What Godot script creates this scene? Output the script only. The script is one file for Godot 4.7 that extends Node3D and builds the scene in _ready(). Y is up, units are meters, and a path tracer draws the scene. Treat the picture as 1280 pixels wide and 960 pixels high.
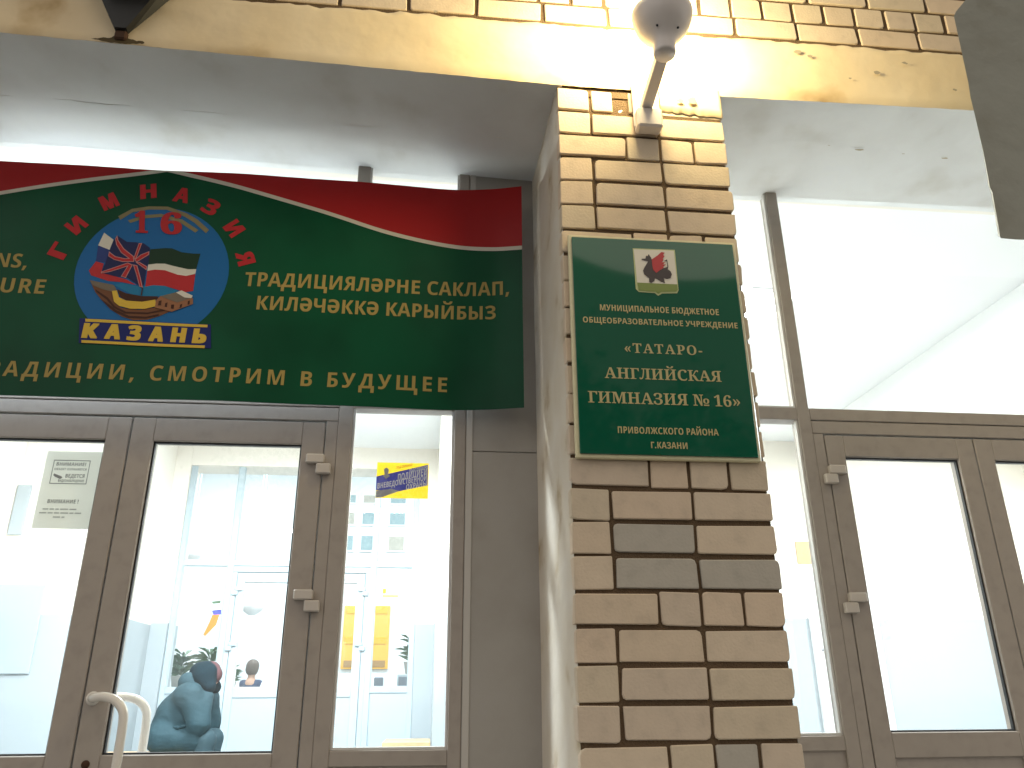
extends Node3D

# ---------------------------------------------------------------- state
var rng := RandomNumberGenerator.new()
var M := {}
var F := {}
var glyphs := {}
var taken := {}
const GLASS_Z := -0.632
const FRONT_Z := -0.600

# ---------------------------------------------------------------- small helpers
func numbered(called: String) -> String:
	if not taken.has(called):
		taken[called] = 0
		return called
	taken[called] += 1
	return "%s_%03d" % [called, taken[called]]

func thing(called: String, at: Vector3, label: String, category: String, group := "") -> Node3D:
	var o := Node3D.new()
	o.name = numbered(called)
	add_child(o)
	o.position = at
	o.set_meta("label", label)
	o.set_meta("category", category)
	if group != "":
		o.set_meta("group", group)
	return o

func world_of(n: Node3D) -> Vector3:
	var p := Vector3.ZERO
	var k: Node = n
	while k is Node3D and k != self:
		p += (k as Node3D).position
		k = k.get_parent()
	return p

# a mesh given in world coordinates, hung under a parent (parents are never turned while building)
func put(called: String, mesh: Mesh, m: Material, parent: Node3D) -> MeshInstance3D:
	var o := MeshInstance3D.new()
	o.mesh = mesh
	o.material_override = m
	o.name = called
	parent.add_child(o, true)
	if parent != self:
		o.position = -world_of(parent)
	return o

func structure(called: String, mesh: Mesh, m: Material) -> MeshInstance3D:
	var o := MeshInstance3D.new()
	o.mesh = mesh
	o.material_override = m
	o.name = numbered(called)
	add_child(o)
	o.set_meta("kind", "structure")
	return o

func tool() -> SurfaceTool:
	var st := SurfaceTool.new()
	st.begin(Mesh.PRIMITIVE_TRIANGLES)
	st.set_smooth_group(-1)
	return st

func done(st: SurfaceTool) -> ArrayMesh:
	st.generate_normals()
	return st.commit()

# flat convex face turned outward from c
func face(st: SurfaceTool, pts: Array, c: Vector3) -> void:
	var mid := Vector3.ZERO
	for p in pts:
		mid += p
	mid /= pts.size()
	var n: Vector3 = (pts[0] - pts[2]).cross(pts[0] - pts[1])
	var q := pts
	if n.dot(mid - c) < 0.0:
		q = pts.duplicate()
		q.reverse()
	for i in range(1, q.size() - 1):
		st.add_vertex(q[0]); st.add_vertex(q[i]); st.add_vertex(q[i + 1])

# box with chamfered edges; jit moves each corner a little
func add_box(st: SurfaceTool, lo: Vector3, hi: Vector3, bev := 0.0, jit := 0.0) -> void:
	var c := (lo + hi) * 0.5
	var P := []
	for i in 8:
		var s := Vector3(-1.0 if i & 1 == 0 else 1.0, -1.0 if i & 2 == 0 else 1.0, -1.0 if i & 4 == 0 else 1.0)
		var p := c + (hi - lo) * 0.5 * s
		if jit > 0.0:
			p += Vector3(rng.randf_range(-jit, jit), rng.randf_range(-jit, jit), rng.randf_range(-jit, jit) * 0.5)
		var b := bev
		if jit > 0.0:
			b *= rng.randf_range(0.6, 2.2) if rng.randf() < 0.8 else rng.randf_range(2.0, 4.5)
		P.append([p - Vector3(0, s.y * b, s.z * b), p - Vector3(s.x * b, 0, s.z * b), p - Vector3(s.x * b, s.y * b, 0), p])
	if bev <= 0.0:
		for q in [[0, 2, 6, 4], [1, 3, 7, 5], [0, 1, 5, 4], [2, 3, 7, 6], [0, 1, 3, 2], [4, 5, 7, 6]]:
			face(st, [P[q[0]][3], P[q[1]][3], P[q[2]][3], P[q[3]][3]], c)
		return
	for q in [[0, 0, 2, 6, 4], [0, 1, 3, 7, 5], [1, 0, 1, 5, 4], [1, 2, 3, 7, 6], [2, 0, 1, 3, 2], [2, 4, 5, 7, 6]]:
		face(st, [P[q[1]][q[0]], P[q[2]][q[0]], P[q[3]][q[0]], P[q[4]][q[0]]], c)
	for e in [[0, 1, 0], [2, 3, 0], [4, 5, 0], [6, 7, 0], [0, 2, 1], [1, 3, 1], [4, 6, 1], [5, 7, 1], [0, 4, 2], [1, 5, 2], [2, 6, 2], [3, 7, 2]]:
		var a1: int = (e[2] + 1) % 3
		var a2: int = (e[2] + 2) % 3
		face(st, [P[e[0]][a1], P[e[1]][a1], P[e[1]][a2], P[e[0]][a2]], c)
	for i in 8:
		face(st, [P[i][0], P[i][1], P[i][2]], c)

func box(lo: Vector3, hi: Vector3, bev := 0.0, jit := 0.0) -> ArrayMesh:
	var st := tool()
	add_box(st, lo, hi, bev, jit)
	return done(st)

func part(called: String, lo: Vector3, hi: Vector3, m: Material, parent: Node3D, bev := 0.0015) -> MeshInstance3D:
	return put(called, box(lo, hi, bev), m, parent)

# smooth grid sheet from a function of (u, v)
func sheet(nu: int, nv: int, fn: Callable) -> ArrayMesh:
	var st := SurfaceTool.new()
	st.begin(Mesh.PRIMITIVE_TRIANGLES)
	for j in nv + 1:
		for i in nu + 1:
			var u := float(i) / nu
			var v := float(j) / nv
			st.set_uv(Vector2(u, 1.0 - v))
			st.add_vertex(fn.call(u, v))
	for j in nv:
		for i in nu:
			var a := j * (nu + 1) + i
			st.add_index(a); st.add_index(a + nu + 1); st.add_index(a + 1)
			st.add_index(a + 1); st.add_index(a + nu + 1); st.add_index(a + nu + 2)
	st.generate_normals()
	return st.commit()

func lathe(profile: Array, n := 40) -> ArrayMesh:
	var st := SurfaceTool.new()
	st.begin(Mesh.PRIMITIVE_TRIANGLES)
	for i in n + 1:
		var a := TAU * i / n
		for p in profile:
			st.add_vertex(Vector3(cos(a) * p.x, p.y, sin(a) * p.x))
	var k := profile.size()
	for i in n:
		for j in k - 1:
			var a := i * k + j
			st.add_index(a); st.add_index(a + k); st.add_index(a + 1)
			st.add_index(a + 1); st.add_index(a + k); st.add_index(a + k + 1)
	st.generate_normals()
	return st.commit()

# round tube along a list of points
func tube(pts: Array, r: float, n := 14) -> ArrayMesh:
	var st := SurfaceTool.new()
	st.begin(Mesh.PRIMITIVE_TRIANGLES)
	var side := Vector3.ZERO
	for i in pts.size():
		var d: Vector3 = (pts[mini(i + 1, pts.size() - 1)] - pts[maxi(i - 1, 0)]).normalized()
		if i == 0:
			side = d.cross(Vector3.UP if absf(d.y) < 0.9 else Vector3.RIGHT).normalized()
		side = (side - d * side.dot(d)).normalized()
		var up := d.cross(side)
		for k in n:
			var a := TAU * k / n
			st.add_vertex(pts[i] + (side * cos(a) + up * sin(a)) * r)
	for i in pts.size() - 1:
		for k in n:
			var a := i * n + k
			var b := i * n + (k + 1) % n
			st.add_index(a); st.add_index(b); st.add_index(a + n)
			st.add_index(b); st.add_index(b + n); st.add_index(a + n)
	for e in [0, pts.size() - 1]:
		for k in range(1, n - 1):
			st.add_index(e * n); st.add_index(e * n + k); st.add_index(e * n + k + 1)
	st.generate_normals()
	return st.commit()

func smooth_path(pts: Array, per := 6) -> Array:
	var out := []
	for i in pts.size() - 1:
		var a: Vector3 = pts[maxi(i - 1, 0)]
		var b: Vector3 = pts[i]
		var c: Vector3 = pts[i + 1]
		var d: Vector3 = pts[mini(i + 2, pts.size() - 1)]
		for k in per:
			out.append(b.cubic_interpolate(c, a, d, float(k) / per))
	out.append(pts[-1])
	return out

# ---------------------------------------------------------------- materials
func s(c: Color) -> Color:          # linear base colour to the sRGB that albedo_color wants
	return c.linear_to_srgb()

func noise_tex(seed_: int, freq: float, stops: Array, octaves := 4, size := 512, bump := 0.0) -> NoiseTexture2D:
	var n := FastNoiseLite.new()
	n.seed = seed_
	n.noise_type = FastNoiseLite.TYPE_SIMPLEX_SMOOTH
	n.frequency = freq
	n.fractal_octaves = octaves
	var t := NoiseTexture2D.new()
	t.width = size
	t.height = size
	t.seamless = true
	t.noise = n
	if bump > 0.0:
		t.as_normal_map = true
		t.bump_strength = bump
	elif stops.size():
		var g := Gradient.new()
		g.offsets = PackedFloat32Array(stops.map(func(x): return x[0]))
		g.colors = PackedColorArray(stops.map(func(x): return x[1]))
		t.color_ramp = g
	return t

func mat(c: Color, rough := 0.6, tex: Texture2D = null, scale := 1.0, nrm: Texture2D = null, nscale := 0.0, spec := 0.5, metal := 0.0) -> StandardMaterial3D:
	var m := StandardMaterial3D.new()
	m.albedo_color = s(c)
	m.roughness = rough
	m.metallic_specular = spec
	m.metallic = metal
	if tex or nrm:
		m.uv1_triplanar = true
		m.uv1_world_triplanar = true
		m.uv1_scale = Vector3.ONE * scale
	if tex:
		m.albedo_texture = tex
	if nrm:
		m.normal_enabled = true
		m.normal_texture = nrm
		m.normal_scale = nscale
	return m

func grey(v: float) -> Color:
	return Color(v, v, v)

func make_materials() -> void:
	var mottle := noise_tex(3, 0.012, [[0.0, grey(0.92)], [0.35, grey(0.975)], [0.6, grey(0.99)], [1.0, grey(1.0)]], 5)
	var pores := noise_tex(7, 0.09, [], 3, 512, 5.0)
	var lumps := noise_tex(9, 0.02, [], 5, 512, 6.0)
	var blotch := noise_tex(11, 0.008, [[0.0, Color(0.70, 0.63, 0.52)], [0.16, Color(0.88, 0.84, 0.77)], [0.34, Color(0.965, 0.95, 0.92)], [1.0, Color(1, 1, 1)]], 6)
	var smudge := noise_tex(13, 0.006, [[0.0, Color(0.91, 0.90, 0.875)], [0.3, Color(0.97, 0.967, 0.96)], [0.55, Color(0.99, 0.99, 0.985)], [1.0, Color(1, 1, 1)]], 6)
	var streak := noise_tex(15, 0.02, [[0.0, grey(0.93)], [0.4, grey(0.98)], [1.0, grey(1.0)]], 3)
	var tones := [Color(0.64, 0.515, 0.38), Color(0.66, 0.54, 0.405), Color(0.61, 0.50, 0.385), Color(0.66, 0.525, 0.39), Color(0.62, 0.515, 0.38)]
	for i in 5:
		M["brick%d" % i] = mat(tones[i], 0.85, mottle, 1.7, pores, 0.14, 0.3)
	M.brick_grey = mat(Color(0.46, 0.42, 0.355), 0.85, mottle, 1.7, pores, 0.14, 0.3)
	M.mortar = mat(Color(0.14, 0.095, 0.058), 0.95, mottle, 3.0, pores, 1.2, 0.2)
	M.fascia = mat(Color(0.80, 0.665, 0.455), 0.8, blotch, 0.45, lumps, 0.10, 0.3)
	M.soffit = mat(Color(0.82, 0.82, 0.82), 0.85, smudge, 0.6, lumps, 0.04, 0.3)
	M.reveal = mat(Color(0.68, 0.62, 0.54), 0.85, blotch, 0.8, lumps, 0.15, 0.3)
	M.dirt = mat(Color(0.085, 0.06, 0.025), 0.95, mottle, 4.0)
	M.crack = mat(Color(0.10, 0.095, 0.085), 0.95)
	M.stain = mat(Color(0.40, 0.34, 0.24), 0.95, mottle, 6.0)
	M.soffit_stain = mat(Color(0.46, 0.38, 0.26), 0.95, mottle, 6.0)
	M.joinery = mat(Color(0.36, 0.315, 0.275), 0.42, streak, 1.3, null, 0.0, 0.45)
	M.panel = mat(Color(0.37, 0.345, 0.315), 0.5, smudge, 0.8, lumps, 0.06, 0.4)
	M.trim = mat(Color(0.48, 0.45, 0.41), 0.5)
	M.gasket = mat(Color(0.02, 0.02, 0.022), 0.6)
	M.bead = mat(Color(0.62, 0.60, 0.57), 0.35)
	M.hinge = mat(Color(0.52, 0.47, 0.42), 0.45)
	M.handle = mat(Color(0.72, 0.68, 0.62), 0.18, null, 1.0, null, 0.0, 0.6)
	M.rust = mat(Color(0.055, 0.024, 0.012), 0.95, mottle, 6.0)
	M.black_steel = mat(Color(0.012, 0.012, 0.012), 0.55, mottle, 4.0)
	M.green_steel = mat(Color(0.015, 0.035, 0.03), 0.5, mottle, 4.0)
	M.board = mat(Color(0.33, 0.33, 0.285), 0.8, smudge, 0.9, lumps, 0.25, 0.3)
	M.lamp_body = mat(Color(0.72, 0.66, 0.62), 0.4)
	M.paving = mat(Color(0.26, 0.25, 0.235), 0.9, mottle, 0.8, lumps, 0.3)
	M.asphalt = mat(Color(0.06, 0.06, 0.06), 0.95, mottle, 0.4, pores, 0.6)
	var g := StandardMaterial3D.new()
	g.transparency = BaseMaterial3D.TRANSPARENCY_ALPHA
	g.albedo_color = Color(0.85, 0.95, 0.96, 0.03)
	g.roughness = 0.0
	M.glass = g
	M.banner = mat(Color(0.004, 0.074, 0.033), 0.26, noise_tex(31, 0.006, [[0.0, grey(0.85)], [0.5, grey(0.96)], [1.0, grey(1.0)]], 3), 0.6, null, 0.0, 0.26)
	M.banner_red = mat(Color(0.33, 0.016, 0.018), 0.3, null, 1.0, null, 0.0, 0.26)
	M.banner_white = mat(Color(0.55, 0.52, 0.45), 0.3)
	M.banner_gold = mat(Color(0.34, 0.25, 0.08), 0.35)
	M.red_letter = mat(Color(0.42, 0.025, 0.03), 0.3)
	M.disc = mat(Color(0.014, 0.12, 0.34), 0.25)
	M.water = mat(Color(0.02, 0.17, 0.34), 0.25)
	M.arc = mat(Color(0.22, 0.19, 0.10), 0.35)
	M.navy = mat(Color(0.018, 0.022, 0.085), 0.25)
	M.flag_blue = mat(Color(0.03, 0.05, 0.19), 0.25)
	M.flag_white = mat(Color(0.62, 0.60, 0.54), 0.3)
	M.flag_red = mat(Color(0.42, 0.03, 0.035), 0.25)
	M.flag_pink = mat(Color(0.50, 0.24, 0.24), 0.3)
	M.flag_green = mat(Color(0.014, 0.04, 0.022), 0.25)
	M.wood_dark = mat(Color(0.055, 0.022, 0.014), 0.35)
	M.wood = mat(Color(0.16, 0.068, 0.035), 0.35)
	M.wood_light = mat(Color(0.28, 0.13, 0.07), 0.35)
	M.bow = mat(Color(0.17, 0.14, 0.11), 0.35)
	M.yellow = mat(Color(0.62, 0.42, 0.06), 0.3)
	M.ribbon = mat(Color(0.014, 0.02, 0.13), 0.25)
	for k in ["banner_white", "banner_gold", "red_letter", "disc", "water", "arc", "navy", "flag_blue", "flag_white", "flag_red", "flag_pink", "flag_green", "wood_dark", "wood", "wood_light", "bow", "yellow", "ribbon"]:
		M[k].metallic_specular = 0.26
	M.plaque = mat(Color(0.005, 0.092, 0.05), 0.04, null, 1.0, null, 0.0, 0.5)
	M.plaque_edge = mat(Color(0.72, 0.66, 0.42), 0.3, streak, 2.0)
	M.plaque_gold = mat(Color(0.50, 0.41, 0.19), 0.3)
	M.shield = mat(Color(0.74, 0.69, 0.58), 0.35)
	M.shield_edge = mat(Color(0.50, 0.55, 0.26), 0.35)
	M.shield_green = mat(Color(0.20, 0.26, 0.06), 0.35)
	M.dragon = mat(Color(0.045, 0.032, 0.032), 0.35)
	M.wing = mat(Color(0.46, 0.03, 0.035), 0.35)
	# indoors
	M.wall_cream = mat(Color(0.84, 0.79, 0.71), 0.8)
	M.wall_pale = mat(Color(0.80, 0.84, 0.85), 0.8)
	M.wall_dado = mat(Color(0.37, 0.41, 0.43), 0.6)
	M.ceiling = mat(Color(0.86, 0.87, 0.87), 0.85)
	M.floor = mat(Color(0.38, 0.36, 0.34), 0.35, mottle, 1.2)
	M.white_frame = mat(Color(0.44, 0.52, 0.56), 0.35)
	M.paper = mat(Color(0.80, 0.80, 0.74), 0.8)
	M.paper.backlight_enabled = true
	M.paper.backlight = s(Color(0.11, 0.12, 0.10))
	M.ink = mat(Color(0.22, 0.22, 0.215), 0.8)
	M.ink_pale = mat(Color(0.42, 0.43, 0.41), 0.8)
	M.poster_yellow = mat(Color(0.80, 0.55, 0.03), 0.45)
	M.poster_yellow.backlight_enabled = true
	M.poster_yellow.backlight = Color(0.82, 0.69, 0.13)
	M.poster_blue = mat(Color(0.07, 0.08, 0.58), 0.45)
	M.poster_white = mat(Color(0.80, 0.82, 0.88), 0.45)
	M.poster_orange = mat(Color(0.75, 0.22, 0.03), 0.45)
	M.poster_grey = mat(Color(0.36, 0.37, 0.40), 0.45)
	var weave := noise_tex(41, 0.03, [], 4, 512, 9.0)
	M.parka = mat(Color(0.023, 0.053, 0.066), 0.75, streak, 3.0, weave, 0.16, 0.35)
	M.hood = mat(Color(0.003, 0.016, 0.024), 0.85, streak, 3.0, weave, 0.3, 0.3)
	M.trousers = mat(Color(0.021, 0.048, 0.060), 0.85, null, 3.0, weave, 0.2)
	M.hat = mat(Color(0.085, 0.032, 0.036), 0.85, null, 3.0, weave, 0.6)
	M.skin = mat(Color(0.50, 0.29, 0.20), 0.55)
	M.hair = mat(Color(0.10, 0.07, 0.055), 0.6)
	M.vest = mat(Color(0.05, 0.065, 0.12), 0.85)
	M.shirt = mat(Color(0.80, 0.80, 0.80), 0.8)
	M.bench = mat(Color(0.55, 0.38, 0.20), 0.5, streak, 2.0)
	M.steel = mat(Color(0.35, 0.35, 0.36), 0.4, null, 1.0, null, 0.0, 0.5, 0.8)
	M.cabinet_yellow = mat(Color(0.80, 0.42, 0.04), 0.5)
	M.cabinet_brown = mat(Color(0.34, 0.19, 0.06), 0.5)
	M.grey_dark = mat(Color(0.13, 0.16, 0.19), 0.6)
	M.grey_mid = mat(Color(0.36, 0.42, 0.45), 0.6)
	M.bark = mat(Color(0.09, 0.075, 0.06), 0.95)
	M.tree_leaf = mat(Color(0.045, 0.075, 0.03), 0.7)
	M.leaf = mat(Color(0.07, 0.14, 0.07), 0.5)
	M.pot = mat(Color(0.45, 0.42, 0.38), 0.6)
	M.photo_a = mat(Color(0.26, 0.36, 0.38), 0.4)
	M.photo_b = mat(Color(0.42, 0.40, 0.34), 0.4)
	var gl := StandardMaterial3D.new()
	gl.albedo_color = Color(1, 1, 1)
	gl.emission_enabled = true
	gl.emission = Color(0.96, 1.0, 1.0)
	gl.emission_energy_multiplier = 4.0
	M.tube_glow = gl
	var gw := StandardMaterial3D.new()
	gw.albedo_color = Color(1, 1, 1)
	gw.emission_enabled = true
	gw.emission = Color(1.0, 0.92, 0.66)
	gw.emission_energy_multiplier = 5.0
	M.globe_glow = gw

# ---------------------------------------------------------------- lettering (flat print)
func font_of(family: String) -> SystemFont:
	if not F.has(family):
		var f := SystemFont.new()
		f.font_names = [family]
		f.font_weight = 700
		F[family] = f
	return F[family]

# {v: corners with baseline 0 and cap height 1, adv}
func glyph(ch: String, family: String) -> Dictionary:
	var key := family + ch
	if glyphs.has(key):
		return glyphs[key]
	var turned := ch == "Ә"
	var f := font_of(family)
	var t := TextMesh.new()
	t.font = f
	t.font_size = 96
	t.pixel_size = 1.0 / 96.0
	t.depth = 0.0
	t.horizontal_alignment = HORIZONTAL_ALIGNMENT_LEFT
	t.text = "Н"
	var cap := t.get_aabb()
	var base := cap.position.y
	var v := PackedVector2Array()
	var adv := f.get_string_size("e" if turned else ch, HORIZONTAL_ALIGNMENT_LEFT, -1, 96).x / 96.0 / cap.size.y
	if ch != " ":
		t.text = "e" if turned else ch
		var a := t.surface_get_arrays(0)
		var idx: PackedInt32Array = a[Mesh.ARRAY_INDEX] if a[Mesh.ARRAY_INDEX] != null else PackedInt32Array(range(a[Mesh.ARRAY_VERTEX].size()))
		var box_ := t.get_aabb()
		for i in idx:
			var p: Vector3 = a[Mesh.ARRAY_VERTEX][i]
			var q := Vector2(p.x, p.y - base) / cap.size.y
			if turned:
				var k := cap.size.y / box_.size.y
				q = Vector2((box_.end.x - p.x) / cap.size.y * k * 0.92 + 0.04, (box_.end.y - p.y) / box_.size.y)
			v.append(q)
		if turned:
			adv = box_.size.x / box_.size.y * 0.92 + 0.1
	glyphs[key] = {"v": v, "adv": adv}
	return glyphs[key]

func flat(q: Vector2) -> float:
	return 0.0

# one printed line: left and right ends of the baseline, cap height, surface z and a bend
func print_line(text: String, family: String, a: Vector2, b: Vector2, cap: float, z: float, bend: Callable, slant := 0.0) -> ArrayMesh:
	var natural := 0.0
	for ch in text:
		natural += glyph(ch, family).adv
	var width := a.distance_to(b)
	var track := (width - natural * cap) / maxf(1.0, text.length() - 1)
	var sx := cap
	if track < 0.0:
		sx = width / natural
		track = 0.0
	var dir := (b - a).normalized()
	var st := tool()
	st.set_normal(Vector3(0, 0, 1))
	var x := 0.0
	for ch in text:
		var g := glyph(ch, family)
		for q in g.v:
			var p: Vector2 = a + dir * (x + q.x * sx + q.y * cap * slant) + Vector2(0, q.y * cap)
			st.add_vertex(Vector3(p.x, p.y, z + bend.call(p)))
		x += g.adv * sx + track
	return done(st)

func print_letter(ch: String, family: String, centre: Vector2, cap: float, wide: float, turn: float, z: float, bend: Callable, slant := 0.0, heavy := 0.0) -> ArrayMesh:
	var g := glyph(ch, family)
	var lo := INF
	var hi := -INF
	for q in g.v:
		lo = minf(lo, q.x)
		hi = maxf(hi, q.x)
	var st := tool()
	var strokes := [Vector2.ZERO] if heavy <= 0.0 else [Vector2(-heavy, -heavy * 0.5), Vector2(heavy, -heavy * 0.5), Vector2(-heavy, heavy * 0.5), Vector2(heavy, heavy * 0.5)]
	for k in strokes.size():
		for q in g.v:
			var l: Vector2 = (Vector2(((q.x - lo) / (hi - lo) - 0.5) * wide + (q.y - 0.5) * cap * slant, (q.y - 0.5) * cap) + strokes[k]).rotated(turn)
			var p: Vector2 = centre + l
			st.add_vertex(Vector3(p.x, p.y, z + k * 0.0001 + bend.call(p)))
	return done(st)

func pts2(a: Array) -> PackedVector2Array:
	var v := PackedVector2Array()
	for i in range(0, a.size(), 2):
		v.append(Vector2(a[i], a[i + 1]))
	return v

func print_shape(poly: PackedVector2Array, z: float, bend: Callable) -> ArrayMesh:
	var st := tool()
	var idx := Geometry2D.triangulate_polygon(poly)
	if idx.is_empty():
		push_warning("shape did not triangulate")
		idx = Geometry2D.triangulate_polygon(Geometry2D.convex_hull(poly))
	var todo := []
	for k in range(0, idx.size(), 3):
		todo.append([poly[idx[k]], poly[idx[k + 1]], poly[idx[k + 2]]])
	while todo.size():
		var t: Array = todo.pop_back()
		var e := [t[0].distance_to(t[1]), t[1].distance_to(t[2]), t[2].distance_to(t[0])]
		var far: int = e.find(e.max())
		if bend != flat and e[far] > 0.05:      # print on a wavy sheet follows its waves
			var m: Vector2 = (t[far] + t[(far + 1) % 3]) * 0.5
			todo.append([t[far], m, t[(far + 2) % 3]])
			todo.append([m, t[(far + 1) % 3], t[(far + 2) % 3]])
			continue
		if (t[1] - t[0]).cross(t[2] - t[0]) > 0.0:
			t = [t[0], t[2], t[1]]
		for p in t:
			st.add_vertex(Vector3(p.x, p.y, z + bend.call(p)))
	return done(st)

# ---------------------------------------------------------------- bodies: smooth union of tapered capsules, meshed as surface nets
func body_mesh(bones: Array, k: float, cell: float, wrinkle := 0.0) -> ArrayMesh:
	var crease := FastNoiseLite.new()
	crease.seed = 12
	crease.frequency = 5.0
	crease.fractal_type = FastNoiseLite.FRACTAL_RIDGED
	crease.fractal_octaves = 3
	var lo := Vector3(INF, INF, INF)
	var hi := -lo
	for b in bones:
		var r := Vector3.ONE * (maxf(b[1], b[3]) + 2.0 * cell + k * 0.5)
		lo = lo.min(b[0] - r).min(b[2] - r)
		hi = hi.max(b[0] + r).max(b[2] + r)
	var n := Vector3i(((hi - lo) / cell).ceil()) + Vector3i.ONE
	var field := PackedFloat32Array()
	field.resize(n.x * n.y * n.z)
	field.fill(1.0)
	for b in bones:
		var A: Vector3 = b[0]
		var B: Vector3 = b[2]
		var ra: float = b[1]
		var rb: float = b[3]
		var ab := B - A
		var inv := 1.0 / maxf(ab.length_squared(), 1e-9)
		var reach := Vector3.ONE * (maxf(ra, rb) + k + 3.0 * cell)
		var f0 := Vector3i(((A.min(B) - reach - lo) / cell).floor()).clamp(Vector3i.ZERO, n - Vector3i.ONE)
		var f1 := Vector3i(((A.max(B) + reach - lo) / cell).ceil()).clamp(Vector3i.ZERO, n - Vector3i.ONE)
		for z in range(f0.z, f1.z + 1):
			for y in range(f0.y, f1.y + 1):
				var row := (z * n.y + y) * n.x
				for x in range(f0.x, f1.x + 1):
					var p := lo + Vector3(x, y, z) * cell
					var t := clampf((p - A).dot(ab) * inv, 0.0, 1.0)
					var d := p.distance_to(A + ab * t) - lerpf(ra, rb, t)
					var o := field[row + x]
					var h := maxf(k - absf(d - o), 0.0) / k
					field[row + x] = minf(d, o) - h * h * k * 0.25
	var st := SurfaceTool.new()
	st.begin(Mesh.PRIMITIVE_TRIANGLES)
	var vid := {}
	var count := 0
	var corner := [0, 1, n.x, n.x + 1, n.x * n.y, n.x * n.y + 1, n.x * n.y + n.x, n.x * n.y + n.x + 1]
	for z in n.z - 1:
		for y in n.y - 1:
			for x in n.x - 1:
				var c := (z * n.y + y) * n.x + x
				var inside := 0
				for q in corner:
					if field[c + q] < 0.0:
						inside += 1
				if inside == 0 or inside == 8:
					continue
				var sum := Vector3.ZERO
				var m := 0
				for e in [[0, 1], [2, 3], [4, 5], [6, 7], [0, 2], [1, 3], [4, 6], [5, 7], [0, 4], [1, 5], [2, 6], [3, 7]]:
					var va := field[c + corner[e[0]]]
					var vb := field[c + corner[e[1]]]
					if (va < 0.0) != (vb < 0.0):
						var pa := Vector3(e[0] & 1, (e[0] >> 1) & 1, e[0] >> 2)
						var pb := Vector3(e[1] & 1, (e[1] >> 1) & 1, e[1] >> 2)
						sum += pa.lerp(pb, va / (va - vb))
						m += 1
				var at := lo + (Vector3(x, y, z) + sum / m) * cell
				if wrinkle > 0.0:
					var out := Vector3(field[c + 1] - field[c], field[c + n.x] - field[c], field[c + n.x * n.y] - field[c]).normalized()
					at += out * wrinkle * crease.get_noise_3d(at.x, at.y * 1.8, at.z)
				st.add_vertex(at)
				vid[c] = count
				count += 1
	var step := [1, n.x, n.x * n.y]
	for c in vid:
		for ax in 3:
			var d1: int = step[(ax + 1) % 3]
			var d2: int = step[(ax + 2) % 3]
			var a := field[c]
			var b := field[c + step[ax]]
			if (a < 0.0) == (b < 0.0):
				continue
			if not (vid.has(c - d1) and vid.has(c - d2) and vid.has(c - d1 - d2)):
				continue
			var q := [vid[c], vid[c - d1], vid[c - d1 - d2], vid[c - d2]]
			if a < 0.0:
				q.reverse()
			for i in [0, 1, 2, 0, 2, 3]:
				st.add_index(q[i])
	st.generate_normals()
	return st.commit()

# ---------------------------------------------------------------- brickwork
var brick_meshes := {}
func brick_mesh(width: float, high: float, deep: float) -> Mesh:
	var key := "%.3f" % width
	if not brick_meshes.has(key):
		var list := []
		for i in 7:
			list.append(round_brick(width * 0.5, high * 0.5, deep * 0.5))
		brick_meshes[key] = list
	return brick_meshes[key][rng.randi() % 7]

# brick face with worn, rounded corners, chamfered on both faces
func round_brick(w: float, h: float, d: float) -> ArrayMesh:
	var rim := []
	for q in [Vector2(1, 1), Vector2(-1, 1), Vector2(-1, -1), Vector2(1, -1)]:
		var c := Vector2(q.x * (w + rng.randf_range(-0.0025, 0.0012)), q.y * (h + rng.randf_range(-0.0025, 0.001)))
		var cut := rng.randf_range(0.003, 0.007) if rng.randf() < 0.84 else rng.randf_range(0.009, 0.020)
		var along := Vector2(0, -q.y) * cut * rng.randf_range(0.7, 1.3)
		var across := Vector2(-q.x, 0) * cut * rng.randf_range(0.7, 1.3)
		var three := [c + along, c + (along + across) * 0.28, c + across]
		if q.x * q.y < 0.0:
			three.reverse()
		rim.append_array(three)
	var st := tool()
	var n := rim.size()
	var inset := func(p: Vector2, k: float) -> Vector2: return Vector2(p.x - signf(p.x) * k, p.y - signf(p.y) * k)
	for s_ in [-1.0, 1.0]:
		var front := []
		for p in rim:
			var q: Vector2 = inset.call(p, 0.0028)
			front.append(Vector3(q.x, q.y, d * s_))
		face(st, front, Vector3.ZERO)
		for i in n:
			var j := (i + 1) % n
			face(st, [front[i], front[j], Vector3(rim[j].x, rim[j].y, (d - 0.0028) * s_), Vector3(rim[i].x, rim[i].y, (d - 0.0028) * s_)], Vector3.ZERO)
	for i in n:
		var j := (i + 1) % n
		face(st, [Vector3(rim[i].x, rim[i].y, d - 0.0028), Vector3(rim[j].x, rim[j].y, d - 0.0028), Vector3(rim[j].x, rim[j].y, 0.0028 - d), Vector3(rim[i].x, rim[i].y, 0.0028 - d)], Vector3.ZERO)
	return done(st)

func lay_brick(parent: Node3D, x0: float, x1: float, y: float, high: float, z: float, m: Material) -> void:
	var o := MeshInstance3D.new()
	o.mesh = brick_mesh(snappedf(x1 - x0, 0.005), high, 0.1)
	o.material_override = m
	o.name = "brick"
	parent.add_child(o, true)
	o.position = Vector3((x0 + x1) * 0.5 + rng.randf_range(-0.0015, 0.0015), y + high * 0.5 + rng.randf_range(-0.001, 0.001), z - 0.05 + rng.randf_range(-0.003, 0.002)) - world_of(parent)
	o.rotation = Vector3(rng.randf_range(-0.006, 0.006), rng.randf_range(-0.006, 0.006) + (PI if rng.randf() < 0.5 else 0.0), rng.randf_range(-0.004, 0.004) + (PI if rng.randf() < 0.5 else 0.0))

const COURSE := 0.10368
const JOINT0 := 3.6657
func tone() -> Material:
	return M["brick%d" % (rng.randi() % 5)]

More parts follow.
